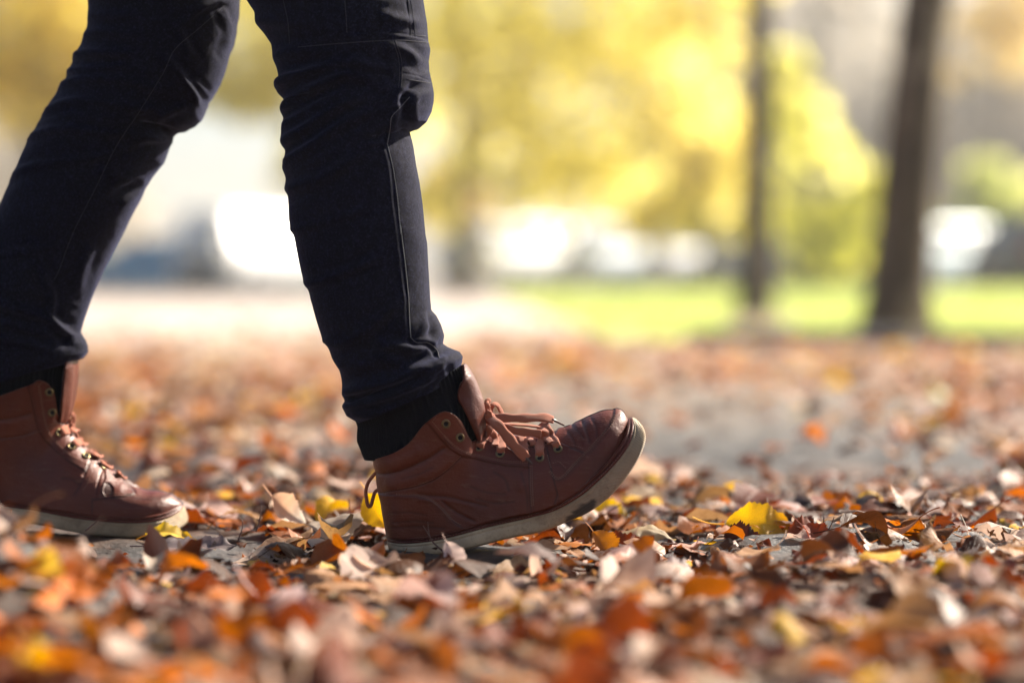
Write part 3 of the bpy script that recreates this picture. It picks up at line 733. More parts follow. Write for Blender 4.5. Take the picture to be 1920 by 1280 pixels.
npers = [60, 50, 50, 45, 45, 45, 50, 60, 50]
near_depth = ([-700, -300, 0, 170, 400, 560, 650, 720, 790], [.088, .088, .082, .076, .068, .060, .058, .056, .045])
near_yc = ([-700, 0, 300, 700, 800], [.045, .022, .008, 0, 0])
PN, FN = make_leg(nl, nkL, nr, nkR, npers, near_depth, near_yc, nf, ns, 5)

# far leg ----------------------------------------------------------------
fl = [(230, -680), (228, -550), (195, -300), (175, -110)] + c5([(305, 0), (308, 60), (300, 100), (290, 140), (268, 175), (255, 190), (252, 215), (235, 250), (228, 272), (212, 290), (190, 330), (172, 352), (155, 385), (125, 440), (97, 480), (88, 510), (40, 610), (8, 690)]) + [(-22, 440), (-52, 520), (-85, 590), (-100, 640), (-112, 680), (-108, 720), (-104, 752)]
fr = [(670, -680), (640, -550), (560, -300), (480, -110)] + c5([(820, 0), (818, 60), (800, 150), (780, 215), (768, 255), (755, 290), (728, 335), (708, 365), (698, 395), (688, 415), (665, 435), (638, 447), (605, 460), (596, 470), (585, 497), (562, 560), (512, 620), (470, 700), (410, 820), (350, 940), (312, 1030), (290, 1090), (276, 1140), (288, 1160), (300, 1185), (300, 1208), (285, 1228), (262, 1236), (238, 1246)])
seam_far = c5([(770, 20), (680, 100), (600, 170), (560, 250), (480, 380), (400, 500), (330, 640), (250, 800), (205, 920), (185, 960), (205, 1010), (205, 1085)])
ff = [(c5([(110, 470), (240, 455), (400, 470), (560, 480)]), 2.0, 7), (c5([(45, 605), (160, 575), (320, 560), (420, 540)]), 2.2, 8), (c5([(160, 385), (300, 360), (460, 380), (600, 400)]), 2.6, 8), (c5([(212, 295), (330, 285), (480, 300), (600, 330)]), 2.6, 8),
      (c5([(235, 250), (360, 255), (480, 245)]), 2.0, 6), (c5([(258, 195), (380, 200), (520, 215)]), 2.4, 8), (c5([(295, 130), (400, 130), (520, 150)]), 2.0, 8), (c5([(310, 60), (420, 75), (520, 90)]), 1.8, 8),
      (c5([(595, 220), (640, 270), (680, 330), (690, 390)]), 4.5, 8), (c5([(635, 110), (665, 180), (690, 230)]), 3.0, 7), (c5([(690, 290), (710, 320), (715, 345)]), 2.2, 5), (c5([(560, 420), (620, 390), (680, 370)]), 2.4, 7), (c5([(570, 480), (520, 490), (460, 510)]), 3.0, 8),
      (c5([(600, 462), (560, 455), (480, 430)]), -4, 8), (c5([(480, 640), (430, 670), (400, 700)]), -3.0, 8), (c5([(400, 590), (450, 620), (500, 600)]), 2.6, 10), (c5([(0, 885), (120, 865), (240, 850)]), 1.6, 7), (c5([(185, 960), (210, 1010), (205, 1080), (235, 1130), (280, 1165)]), 3.6, 6),
      (c5([(0, 1030), (100, 1060), (200, 1100), (280, 1160)]), 3.4, 9), (c5([(0, 1095), (100, 1120), (220, 1150)]), 3.2, 8), (c5([(0, 1150), (110, 1170), (220, 1200)]), 2.6, 8), (c5([(150, 870), (190, 950), (200, 1000)]), 1.8, 8), (c5([(330, 860), (300, 940), (280, 1030)]), 2.2, 9),
      (c5([(700, 60), (750, 30), (800, 10)]), 2.0, 6), (c5([(660, 110), (700, 60), (760, 20)]), 1.6, 7), (c5([(780, 60), (800, 120), (785, 190)]), 2.2, 6)]
fs = [(seam_far, -.9, 2.2), ([(x - 4, y) for x, y in seam_far], .9, 3.5), (c5([(755, 5), (790, 90), (800, 150), (785, 205)]), -1.2, 2.5)]
fkL = [0, 4, 9, 14, 18, 21, 22, 24, 26, 28]; fkR = [0, 4, 9, 14, 18, 21, 22, 24, 26, 32]
far_depth = ([-700, -300, 0, 170, 400, 560, 650, 760], [.088, .088, .082, .076, .066, .060, .056, .05])
far_yc = ([-700, 0, 300, 760], [.125, .145, .155, .16])
PF, FF = make_leg(fl, fkL, fr, fkR, npers, far_depth, far_yc, ff, fs, 15)

# ------------------------------------------------------------------ the person
person = empty('person', (-.28, .08, 0))
tag(person, 'person in dark navy trousers and brown high-top boots striding across fallen leaves', 'person')
nV = len(PN.reshape(-1, 3))
V = np.vstack([PN.reshape(-1, 3), PF.reshape(-1, 3)]); F = np.vstack([FN, FF + nV])
# waist cap of the two legs
extraV = []; F3 = []
for P_, off in ((PN, 0), (PF, nV)):
    k = P_.shape[1]; extraV.append(P_[0].mean(0)); ci = len(V) + len(extraV) - 1
    F3 += [(off + i, off + (i + 1) % k, ci) for i in range(k)]
V = np.vstack([V, np.array(extraV)])
tm = mesh_np('trousers', V, F, F3)
trousers = link('trousers', tm, M_DENIM, person)
TS = Surf(); TS.add(PN.reshape(-1, 3), FN); TS.add(PF.reshape(-1, 3), FF)

def thread(lines, rad, name, m, gap=0.0):
    mb = MB()
    for line in lines:
        L = np.linalg.norm(np.diff(np.array(line), axis=0), axis=1).sum(); k = max(4, int(L / 4))
        run = []
        for p in catmull(line, k):
            q, n = TS.hit(p[0], p[1], rad * .55)
            if q is None: continue
            if run and (q - run[-1]).length > .03:
                if len(run) > 2: mb.tube(run, rad, 6)
                run = []
            run.append(q)
        if len(run) > 2: mb.tube(run, rad, 6)
    return mb.build(name, m, trousers)
thread([seam_near[4:]], .00034, 'seam', simple('faded_thread', (.16, .17, .18), .8))
thread([c4([(776, 622), (805, 645), (860, 646), (903, 680), (918, 724)])], .0003, 'hem_thread', simple('grey_thread', (.11, .11, .12), .8))
sm = simple('navy_thread', (.028, .028, .042), .85)
thread([c3([(345, 258), (600, 236), (868, 221), (1057, 233)]), c3([(862, 222), (893, 320), (898, 420), (893, 480)]), c3([(876, 222), (908, 320), (912, 420), (908, 480)]), c3([(945, 0), (955, 100), (962, 210)]), c3([(958, 0), (975, 100), (985, 212)]), c3([(955, 190), (1055, 200)]), c3([(940, 432), (1070, 455)]), c3([(265, 0), (290, 120), (300, 240)]), c3([(600, 0), (608, 100), (612, 180)])], .00032, 'topstitching', sm)
thread([seam_far[:10]], .0003, 'seam', sm)
thread([seam_near[:5]], .0004, 'seam', simple('grey_seam_thread', (.10, .10, .12), .8))

def make_cuff(lp, rp, y0, depth, n=60, nphi=240, ribs=60):
    L = even(lp, n); Rr = even(rp, n); ph = np.linspace(0, 2 * math.pi, nphi, endpoint=False)
    f = (1 + np.cos(ph)) / 2
    UV = L[:, None] + (Rr - L)[:, None] * f[None, :, None]
    P = pw_np(UV[..., 0], UV[..., 1], y0); t = np.linspace(0, 1, n)[:, None]
    P[..., 1] = y0 - np.sin(ph)[None] * np.interp(t, np.linspace(0, 1, len(depth)), depth)
    c = P.mean(1, keepdims=True); rad = P - c; rad /= np.linalg.norm(rad, axis=-1, keepdims=True)
    P = P + rad * (.0009 * np.sin(ph * ribs)[None] + .0007 * np.sin(t * 17 + ph * 2))[..., None]
    me = mesh_np('cuff', P.reshape(-1, 3), grid_faces(n, nphi, wrap_v=True))
    return link('cuff', me, M_KNIT, trousers)
make_cuff([(655, 745), (664, 782), (671, 800), (672, 827), (679, 852), (684, 862), (715, 864), (720, 880)], [(864, 686), (874, 712), (882, 735), (888, 760), (894, 790), (894, 820), (880, 850), (850, 880)], 0.0, [.044, .041, .039, .036, .033, .031])
make_cuff([(-100, 730), (-96, 780), (-92, 830), (-80, 850)], [(125, 670), (120, 700), (116, 760), (100, 800)], .16, [.044, .040, .037, .033])

# the body under the clothes: one continuous skin surface from pelvis to feet
def body():
    J = {}; E_ = []; Rd = []
    def v(p, r): Rd.append(r); J[len(J)] = p; return len(J) - 1
    pel = v(PW(455, -690, .085), .085)
    kn = [(PW(560, -400, .05), .07), (PW(630, -60, .025), .062), (PW(655, 200, .012), .05), (PW(672, 420, .004), .048), (PW(725, 640, 0), .034), (PW(770, 800, 0), .030), (PW(790, 900, 0), .030)]
    fo = [(PW(900, 905, 0), .026), (PW(1010, 880, 0), .024), (PW(1090, 840, 0), .016)]
    a = pel
    for p, r in kn + fo: b = v(p, r); E_.append((a, b)); a = b
    heel = v(PW(748, 965, 0), .022); E_.append((7, heel))
    a = pel
    for X, Y, r in ((400, -380, .07), (315, -60, .062), (235, 200, .05), (120, 420, .048), (25, 640, .034), (10, 780, .031), (0, 880, .03)):
        b = v(PW(X, Y, .15), r); E_.append((a, b)); a = b
    ank = a
    for X, Y, r in ((120, 905, .026), (200, 925, .022), (270, 945, .015)): b = v(PW(X, Y, .16), r); E_.append((a, b)); a = b
    heel2 = v(PW(-80, 925, .16), .020); E_.append((ank, heel2))
    me = bpy.data.meshes.new('body'); me.from_pydata([J[i] for i in range(len(J))], E_, [])
    o = link('body', me, M_SKIN, person, smooth=False)
    md = o.modifiers.new('skin', 'SKIN'); md.use_smooth_shade = True
    sv = me.skin_vertices[0].data
    for i, r in enumerate(Rd): sv[i].radius = (r * .8, r * .8); sv[i].use_root = (i == 0)
    ss = o.modifiers.new('sub', 'SUBSURF'); ss.levels = ss.render_levels = 1
body()
bootF, SF = make_boot(FRONT, person)
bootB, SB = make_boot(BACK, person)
bootF['label'] = 'front boot with its heel down and toe raised'
bootB['label'] = 'rear boot standing flat'
# ------------------------------------------------------------------ ground sheet
def ground_mat():
    t = NT('worn_asphalt_with_leaf_mulch')
    big = t.noise(1.1, 4, .6); mid = t.noise(22, 6, .7); fine = t.noise(170, 4, .7)
    asp = t.ramp(fine, [(.3, (.016, .014, .013)), (.55, (.045, .040, .038)), (.75, (.13, .12, .115))])
    mul = t.ramp(mid, [(.3, (.020, .011, .007)), (.5, (.085, .040, .020)), (.7, (.26, .14, .075))])
    geo = t.n('ShaderNodeNewGeometry'); sx = t.n('ShaderNodeSeparateXYZ'); t.l(geo.outputs['Position'], sx.inputs[0])
    far = t.n('ShaderNodeMapRange'); far.inputs[1].default_value = 3.0; far.inputs[2].default_value = 8.0; t.l(sx.outputs[1], far.inputs[0])
    k = t.math('ADD', t.math('MULTIPLY', far.outputs[0], .35), big, True)
    c = t.mix(t.ramp(k, [(.5, (0, 0, 0)), (.62, (1, 1, 1))]), asp, mul)
    dry = t.n('ShaderNodeMapRange'); dry.inputs[1].default_value = 1.5; dry.inputs[2].default_value = 7.5; t.l(sx.outputs[1], dry.inputs[0])
    c = t.mix(dry.outputs[0], c, t.ramp(t.noise(7, 6, .7), [(.3, (.24, .16, .10)), (.5, (.35, .26, .18)), (.7, (.44, .36, .28))]))
    t.set(Base_Color=c, Roughness=t.math('ADD', t.math('MULTIPLY', mid, .35), .42), Specular_IOR_Level=.4)
    t.bump(fine, .7, .004); t.bump(mid, .5, .006)
    return t.m
xs = np.concatenate([np.linspace(-260, -6, 20)[:-1], np.linspace(-6, -1.6, 30)[:-1], np.linspace(-1.6, 1.8, 210)[:-1], np.linspace(1.8, 8, 40)[:-1], np.linspace(8, 260, 20)])
ys = np.concatenate([np.linspace(-60, -3, 12)[:-1], np.linspace(-3, 1.5, 260)[:-1], np.linspace(1.5, 12, 120)[:-1], np.linspace(12, 60, 30)[:-1], np.linspace(60, 420, 20)])
GX, GY = np.meshgrid(xs, ys, indexing='ij')
GZ = ground_z(GX, GY) + .0025 * bake_noise(9, 60, 7, GX.ravel(), GY.ravel()).reshape(GX.shape) * (np.abs(GX) < 4) * (np.abs(GY) < 10)
gm = mesh_np('ground', np.stack([GX, GY, GZ], -1).reshape(-1, 3), grid_faces(len(xs), len(ys)))
tag(link('ground', gm, ground_mat()), kind='structure')

# ------------------------------------------------------------------ leaves
def leaf_mat():
    t = NT('autumn_leaf')
    at = t.n('ShaderNodeAttribute'); at.attribute_name = 'col'
    uv = t.n('ShaderNodeUVMap'); su = t.n('ShaderNodeSeparateXYZ'); t.l(uv.outputs[0], su.inputs[0])
    au = t.math('ABSOLUTE', su.outputs[0])
    ph = t.math('SUBTRACT', t.math('MULTIPLY', su.outputs[1], 8.5), t.math('MULTIPLY', au, 2.6))
    vein = t.math('ABSOLUTE', t.math('SUBTRACT', t.math('FRACT', ph), .5))
    side = t.ramp(vein, [(0, (1, 1, 1)), (.10, (0, 0, 0))])
    midr = t.ramp(au, [(0, (1, 1, 1)), (.035, (1, 1, 1)), (.075, (0, 0, 0))])
    vv = t.math('MAXIMUM', side, midr)
    n1 = t.noise(120, 5, .7); n2 = t.noise(480, 3, .7)
    c = t.mix(t.math('MULTIPLY', t.ramp(n1, [(.5, (0, 0, 0)), (.72, (1, 1, 1))]), .55), at.outputs['Color'], t.mix(.0, at.outputs['Color'], (0, 0, 0)))
    dk = t.mix(1.0, at.outputs['Color'], (.42, .34, .28), 'MULTIPLY')
    c = t.mix(t.math('MULTIPLY', t.ramp(n1, [(.52, (0, 0, 0)), (.70, (1, 1, 1))]), .75), at.outputs['Color'], dk)
    c = t.mix(t.math('MULTIPLY', t.ramp(n2, [(.64, (0, 0, 0)), (.70, (1, 1, 1))]), .5), c, (.03, .015, .01))
    c = t.mix(t.math('MULTIPLY', vv, .30), c, t.mix(1.0, at.outputs['Color'], (1.35, 1.25, 1.15), 'MULTIPLY'))
    t.set(Base_Color=c, Roughness=t.math('ADD', t.math('MULTIPLY', n1, .45), .26), Specular_IOR_Level=.26)
    t.bump(vv, .5, .0012); t.bump(n1, .4, .002)
    tr = t.n('ShaderNodeBsdfTranslucent'); sat = t.n('ShaderNodeHueSaturation'); sat.inputs['Saturation'].default_value = 1.12; sat.inputs['Value'].default_value = 1.35
    t.l(c, sat.inputs['Color']); t.l(sat.outputs[0], tr.inputs[0])
    mx = t.n('ShaderNodeMixShader'); mx.inputs[0].default_value = .30
    t.l(t.b.outputs[0], mx.inputs[1]); t.l(tr.outputs[0], mx.inputs[2]); t.l(mx.outputs[0], t.out.inputs[0])
    return t.m
M_LEAF = leaf_mat()

def leaf_geo(g, n=12, m=2, L=1.0, W=.31, curl=None, fold=None, roll=None, twist=None, teeth=None, stem=True, lobes=False, amp=.09):
    """one leaf along +x, centre at the origin, unit length; returns V, F4, uv"""
    curl = g.normal(0, .75) if curl is None else curl
    fold = g.normal(.15, .25) if fold is None else fold
    roll = g.normal(.1, .5) if roll is None else roll
    twist = g.normal(0, .5) if twist is None else twist
    teeth = int(g.integers(9, 15)) if teeth is None else teeth
    a = g.uniform(.62, .85); b = g.uniform(.75, 1.0); bendside = g.normal(0, .12)
    t = np.linspace(0, 1, n + 1); s = np.linspace(-1, 1, 2 * m + 1)
    hw = W * np.sin(np.pi * np.clip(t, 1e-4, 1 - 1e-4) ** a) ** b
    if lobes: hw = hw * (.72 + .42 * np.abs(np.sin(t * np.pi * 3.2)))
    saw = 1 + amp * (2 * np.mod(t * teeth, 1) - 1) * (n > 8)
    T, S_ = np.meshgrid(t, s, indexing='ij')
    HW = hw[:, None] * np.where(np.abs(S_) > .99, saw[:, None], 1)
    x = T + .10 * np.abs(S_) * HW; y = S_ * HW; 
    z = fold * np.abs(y) + roll * (y ** 2) / W + .035 * np.sin(T * 9 + g.uniform(0, 6) + S_ * 2) * np.abs(S_) + .03 * np.sin(T * 5 + g.uniform(0, 6)) + .02 * np.abs(S_) * np.sin(T * teeth * 2)
    y = y + bendside * (T - .5) ** 2
    th = twist * (T - .5); y, z = y * np.cos(th) - z * np.sin(th), y * np.sin(th) + z * np.cos(th)
    if abs(curl) > 1e-3:
        r = 1 / curl; an = (x - .45) * curl
        x, z = np.sin(an) * (r - z), r - np.cos(an) * (r - z)
    else: x = x - .45
    V = np.stack([x, y, z], -1).reshape(-1, 3); F = grid_faces(n + 1, 2 * m + 1)
    uv = np.stack([S_.ravel(), T.ravel()], -1)
    if stem:
        p0 = V[m]; d = (V[m] - V[(2 * m + 1) + m]); d /= np.linalg.norm(d) + 1e-9
        k = 6; up = g.normal(.0, .5); sd_ = g.normal(0, .4); ln = g.uniform(.25, .5); sv = []
        for i in range(k):
            q = i / (k - 1); c = p0 + d * ln * q + np.array([0, sd_, up]) * ln * q * q * .6
            for an in (0, 2.09, 4.19): sv.append(c + .011 * np.array([0, math.cos(an), math.sin(an)]))
        o = len(V); V = np.vstack([V, sv]); F = np.vstack([F, grid_faces(k, 3, o, wrap_v=True)])
        uv = np.vstack([uv, np.tile([[0.0, 0.0]], (k * 3, 1))])
    return V * L, F, uv

PAL = {  # linear albedo, share, words
    'pale pinkish': ((.52, .375, .30), .16), 'tan': ((.35, .19, .095), .19), 'orange brown': ((.28, .088, .022), .20), 'bright orange': ((.52, .16, .025), .045),
    'red brown': ((.16, .042, .019), .14), 'dark brown': ((.066, .024, .010), .20), 'yellow': ((.70, .40, .03), .033), 'olive green': ((.20, .20, .07), .004), 'greyish violet': ((.15, .085, .07), .015)}
PN_ = list(PAL); PW_ = np.array([PAL[k][1] for k in PN_]); PW_ /= PW_.sum()
PW_IND = PW_.copy(); PW_IND[6] = .012; PW_IND[7] = 0; PW_IND /= PW_IND.sum()
PW_FAR = np.array([.30, .34, .12, .05, .05, .06, .06, .0, .02]); PW_FAR /= PW_FAR.sum()
PW_HEAP = np.array([.13, .12, .22, .18, .15, .12, .06, .0, .02]); PW_HEAP /= PW_HEAP.sum()
def leaf_cols(g, base, n, rows):
    base = np.array(base) * g.uniform(.8, 1.2)
    return np.clip(np.tile(base, (n, 1)), 0, .9)

def rotm(rx, ry, rz):
    cx, sx, cy, sy, cz, sz = np.cos(rx), np.sin(rx), np.cos(ry), np.sin(ry), np.cos(rz), np.sin(rz)
    M = np.zeros((len(rx), 3, 3))
    M[:, 0, 0] = cz*cy; M[:, 0, 1] = cz*sy*sx - sz*cx; M[:, 0, 2] = cz*sy*cx + sz*sx
    M[:, 1, 0] = sz*cy; M[:, 1, 1] = sz*sy*sx + cz*cx; M[:, 1, 2] = sz*sy*cx - cz*sx
    M[:, 2, 0] = -sy; M[:, 2, 1] = cy*sx; M[:, 2, 2] = cy*cx
    return M

CLEAR = [(.235, .325, -.10, .085), (-.235, -.14, .0, .115), (-.275, -.21, .02, .13), (.455, .53, -.12, .0), (.155, .21, -.34, -.22), (-.17, -.13, .05, .12)]
def foot_clear(x, y, pad=0.0):
    if pad == 0.0:
        k = np.zeros(np.shape(x), bool)
        for a, b, c, d in CLEAR: k |= (x > a) & (x < b) & (y > c) & (y < d)
        return foot_clear(x, y, 1e-9) & ~(k & (np.sin(x * 1377 + y * 911) < .45)) & ~((y < .12) & (y > -.16) & (x < -.26) & (x > -.52) & (np.sin(x * 977 + y * 611) < .85))
    """False where a boot stands"""
    a = (np.abs(y) < .052 + pad) & (x > -.150 - pad) & (x < .035 + pad)
    b = (np.abs(y - .16) < .055 + pad) & (x > -.66 - pad) & (x < -.335 + pad)
    return ~(a | b)

def scatter(name, n, yr, size, protos, g, pile=(.0, .02), tilt=.4, marg=.5, dens=None, xr=None, pw=None, val=.85):
    ys_ = yr[0] + (yr[1] - yr[0]) * g.random(n * 3)
    half = .212 * (ys_ + 2.53) + marg
    if xr is None:
        keep = g.random(n * 3) < half / half.max(); ys_ = ys_[keep][:n]; half = half[keep][:n]; xs_ = half * g.uniform(-1, 1, len(ys_))
    else: ys_ = ys_[:n]; xs_ = g.uniform(xr[0], xr[1], n)
    if dens is not None:
        k = g.random(len(xs_)) < dens(xs_, ys_); xs_, ys_ = xs_[k], ys_[k]
    k = foot_clear(xs_, ys_); xs_, ys_ = xs_[k], ys_[k]; N_ = len(xs_)
    sz = size[0] + (size[1] - size[0]) * g.beta(1.6, 2.2, N_); zz = ground_z(xs_, ys_) + pile[0] + (pile[1] - pile[0]) * g.random(N_) ** 1.5
    M = rotm(g.normal(0, tilt, N_), g.normal(0, tilt, N_), g.uniform(0, 6.283, N_))
    flip = g.random(N_) < .5; M[flip] = M[flip] @ np.diag([1., -1., -1.])
    which = g.integers(0, len(protos), N_); ci = g.choice(len(PN_), N_, p=PW_ if pw is None else pw)
    heap = (xs_ < -.22) & (ys_ < -.28); ci = np.where(heap, g.choice(len(PN_), N_, p=PW_HEAP), ci)
    AV, AF, AC, AU = [], [], [], []; off = 0
    for k in range(len(protos)):
        idx = np.where(which == k)[0]
        if not len(idx): continue
        V, F, uv = protos[k]; nv_ = len(V)
        W = np.einsum('nij,vj->nvi', M[idx], V) * sz[idx][:, None, None]
        lo = W[..., 2].min(1)
        W += np.stack([xs_[idx], ys_[idx], zz[idx] - lo * .75], -1)[:, None]
        AV.append(W.reshape(-1, 3)); AF.append((F[None] + (off + np.arange(len(idx)) * nv_)[:, None, None]).reshape(-1, 4))
        cc = val * np.array([PAL[PN_[c]][0] for c in ci[idx]]) * g.uniform(.7, 1.25, (len(idx), 1)) * g.uniform(.93, 1.07, (len(idx), 3))
        AC.append(np.repeat(np.clip(cc, 0, .85), nv_, 0)); AU.append(np.tile(uv, (len(idx), 1))); off += len(idx) * nv_
    me = mesh_np(name, np.vstack(AV), np.vstack(AF), col=np.vstack(AC), uv=np.vstack(AU))
    return me

g = np.random.default_rng(77)
P_near = [leaf_geo(g, 9, 2, W=g.uniform(.24, .40)) for _ in range(26)]
P_mid = [leaf_geo(g, 5, 1, W=g.uniform(.26, .40), stem=False) for _ in range(16)]
bare = lambda x, y: np.clip(.62 + .5 * bake_noise(6, 5.5, 31, x, y) - .75 * np.exp(-(((x - .20) / .10) ** 2 + ((y - .10) / .10) ** 2)) - .35 * np.exp(-(((x + .30) / .25) ** 2 + ((y - .55) / .30) ** 2)), .12, 1)
bare2 = lambda x, y: np.clip(.52 + .5 * bake_noise(6, 2.6, 32, x, y) - .36 * sstep((x + .1) / .3), .07, 1)
litter = scatter('leaf_litter', 4300, (-1.15, 1.1), (.024, .080), P_near, g, (0, .008), .14, .42, bare)
P_bit = [leaf_geo(g, 3, 1, W=g.uniform(.3, .5), stem=False) for _ in range(14)]
bits = scatter('leaf_litter', 7000, (-1.1, .9), (.006, .018), P_bit, g, (0, .011), .4, .3, None, None, np.array([.08, .16, .16, .02, .18, .38, .01, 0, .01]))
tag(link('leaf_litter', bits, M_LEAF), 'crumbled leaf fragments strewn between the larger fallen leaves', 'leaf crumbs', kind='stuff')
lit1 = tag(link('leaf_litter', litter, M_LEAF), 'carpet of brown, orange and pale fallen leaves covering the path around the boots', 'fallen leaves', kind='stuff')
lm = scatter('leaf_litter', 8200, (1.1, 4.2), (.035, .07), P_mid, g, (0, .012), .25, .7, bare2, None, np.array(PW_ * .55 + PW_FAR * .45), .95)
tag(link('leaf_litter', lm, M_LEAF), 'out of focus brown and orange fallen leaves on the path behind the boots', 'fallen leaves', kind='stuff')
fade = lambda x, y: np.clip(1.10 - (y - 4) / 8.5 - .30 * (x < -.2) * sstep((y - 4.5) / 3) + .25 * bake_noise(5, .9, 51, x, y), .06, 1)
lf = scatter('leaf_litter', 11000, (4.2, 15), (.05, .09), P_mid, g, (0, .015), .2, 1.5, fade, None, PW_FAR, 1.05)
tag(link('leaf_litter', lf, M_LEAF), 'distant blurred orange leaf cover between the path and the lawn', 'fallen leaves', kind='stuff')

# single leaves that show largest --------------------------------------------
leaf_meshes = {}
def leaf_mesh(kind, v, n=14, m=3):
    key = (kind, v)
    if key not in leaf_meshes:
        gg = np.random.default_rng(1000 + v * 13 + PN_.index(kind))
        V, F, uv = leaf_geo(gg, n, m, W=gg.uniform(.26, .40), lobes=False)
        V = V - V.mean(0)
        # colour varies across one leaf
        base = np.array(PAL[kind][0]); k = .5 + .5 * np.sin(uv[:, 1] * gg.uniform(2, 5) + gg.uniform(0, 6))
        c = np.clip(base[None] * (.78 + .45 * k[:, None]), 0, .85)
        me = mesh_np('fallen_leaf', V, F, col=c, uv=uv); me.materials.append(M_LEAF)
        me.polygons.foreach_set('use_smooth', np.ones(len(me.polygons), bool)); leaf_meshes[key] = me
    return leaf_meshes[key]

def px_of(p):
    d = Vector(p) - CAM; f = d.y * cp - d.z * sp; u = d.y * sp + d.z * cp
    return 960 + FPX * d.x / f, 640 - FPX * u / f

def zone(X, Y):
    if X < 330 and Y < 1150: return 'in the heap hiding the rear sole'
    if X < 720 and Y < 1060: return 'between the two boots'
    if Y < 1075: return 'beneath the raised toe' if 720 <= X < 1230 else ('right of the raised toe' if X >= 1230 else 'near the planted heel')
    if Y < 1150: return 'in front of the planted heel' if X < 1000 else 'in front of the raised toe'
    return 'at the bottom left of the photo' if X < 640 else ('at the bottom middle of the photo' if X < 1280 else 'at the bottom right of the photo')

placed = 0; gi = np.random.default_rng(5)
pts = []
while len(pts) < 272:
    Y = 1000 + 300 * gi.random() ** .85; X = gi.uniform(-30, 1950)
    if X < 380 and gi.random() < .5: Y = gi.uniform(955, 1120)
    p = GP(X, Y, 0.012)
    if X < 300 and Y < 1120: p = Vector((gi.normal(-.47, .10), gi.normal(-.50, .12), 0)); 
    if not foot_clear(np.array([p.x]), np.array([p.y]), .03)[0]: continue
    if p.y > .5: continue
    if any(a < p.x < b and c < p.y < d for a, b, c, d in CLEAR): continue
    if 120 < X < 440 and 935 < Y < 1030: continue
    if 640 < X < 1010 and 985 < Y < 1045 and gi.random() < .6: continue
    L_ = gi.uniform(.036, .070)
    if any((p.x - q[0]) ** 2 + ((p.y - q[1]) * .55) ** 2 < (.018) ** 2 for q in pts): continue
    pts.append((p.x, p.y, L_))
for k, (x, y, L_) in enumerate(pts):
    kind = PN_[gi.choice(len(PN_), p=PW_HEAP if (x < -.22 and y < -.28) else PW_IND)]; v = int(gi.integers(0, 5)); me = leaf_mesh(kind, v)
    o = bpy.data.objects.new('fallen_leaf', me); C.objects.link(o)
    steep = gi.random() < (.22 if x < -.25 and y < -.3 else .07)
    rx, ry = (gi.normal(0, .20), gi.normal(0, .20)) if not steep else (gi.normal(0, .9), gi.normal(0, .7))
    o.rotation_euler = (rx + (math.pi if gi.random() < .5 else 0), ry, gi.uniform(0, 6.28)); o.scale = (L_, L_, L_)
    up = .007 + .008 * gi.random() + (.010 if steep else 0)
    o.location = (x, y, float(ground_z(x, y)) + up)
    X, Y = px_of(o.location)
    size = 'large' if L_ > .060 else ('small' if L_ < .046 else 'mid-sized')
    tag(o, f"{size} {kind} fallen leaf {'standing on edge ' if steep else 'lying '}{zone(X, Y)}", 'leaf', 'fallen leaves on the path')

def hero(X, Y, y, L_, kind, rot, label, W=.33, curl=.5, fold=.15, roll=.2, twist=.2, seed=0, col=None, teeth=13, amp=.09, lobes=False, tipcol=None):
    gg = np.random.default_rng(500 + seed)
    V, F, uv = leaf_geo(gg, 30, 5, W=W, curl=curl, fold=fold, roll=roll, twist=twist, teeth=teeth, amp=amp, lobes=lobes)
    V = V - V[:31 * 11].mean(0)
    base = np.array(col if col else PAL[kind][0]); tc = np.array(tipcol) if tipcol else base * .7
    k = sstep((uv[:, 1] - .35) / .6)[:, None]
    c = np.clip(base[None] * (1 - k) + tc[None] * k, 0, .85)
    me = mesh_np('fallen_leaf', V, F, col=c, uv=uv)
    o = link('fallen_leaf', me, M_LEAF)
    o.location = PW(X, Y, y); o.rotation_euler = [R(a) for a in rot]; o.scale = (L_, L_, L_)
    tag(o, label, 'leaf', 'fallen leaves on the path')
    return o
hero(1428, 982, .075, .080, 'yellow', (66, 5, 5), 'bright yellow leaf propped upright behind the small leaf heap', W=.26, curl=-.8, fold=.1, seed=1, tipcol=(.55, .26, .03))
hero(1398, 1012, .01, .050, 'dark brown', (70, 10, 20), 'dark serrated leaf standing in front of the yellow upright leaf', W=.36, seed=2, amp=.14, col=(.05, .014, .010))
hero(1545, 1014, -.01, .056, 'red brown', (50, 38, 10), 'glossy red brown leaf leaning on the small leaf heap', W=.28, curl=.7, seed=3, col=(.26, .05, .02))
hero(1505, 992, .01, .045, 'red brown', (75, -25, 40), 'red brown serrated leaf topping the small leaf heap', W=.34, curl=-.6, seed=33, col=(.20, .045, .018), amp=.13)
hero(1842, 1030, .0, .046, 'pale pinkish', (40, 48, -10), 'white curled leaf standing at the right end of the leaf heap', W=.26, curl=1.2, seed=4, col=(.72, .70, .66))
hero(1888, 1052, -.03, .044, 'pale pinkish', (25, 25, -30), 'white curled leaf with tan edge at the right edge of the photo', W=.28, curl=1.6, seed=5, col=(.62, .55, .46))
hero(640, 978, .11, .072, 'pale pinkish', (28, -6, 8), 'pale brown rolled leaf lying just behind the planted heel', W=.30, curl=-.7, roll=-1.1, seed=6, col=(.46, .37, .29))
hero(541, 956, .13, .050, 'pale pinkish', (58, 38, -5), 'pale peach leaf tilted upright between the two boots', W=.30, curl=.9, fold=.5, seed=7, col=(.68, .44, .30), tipcol=(.62, .56, .48))
hero(706, 958, .10, .044, 'yellow', (80, 60, 0), 'vivid yellow leaf standing right behind the planted heel', W=.40, curl=.5, seed=8, col=(.80, .48, .02), tipcol=(.75, .42, .02))
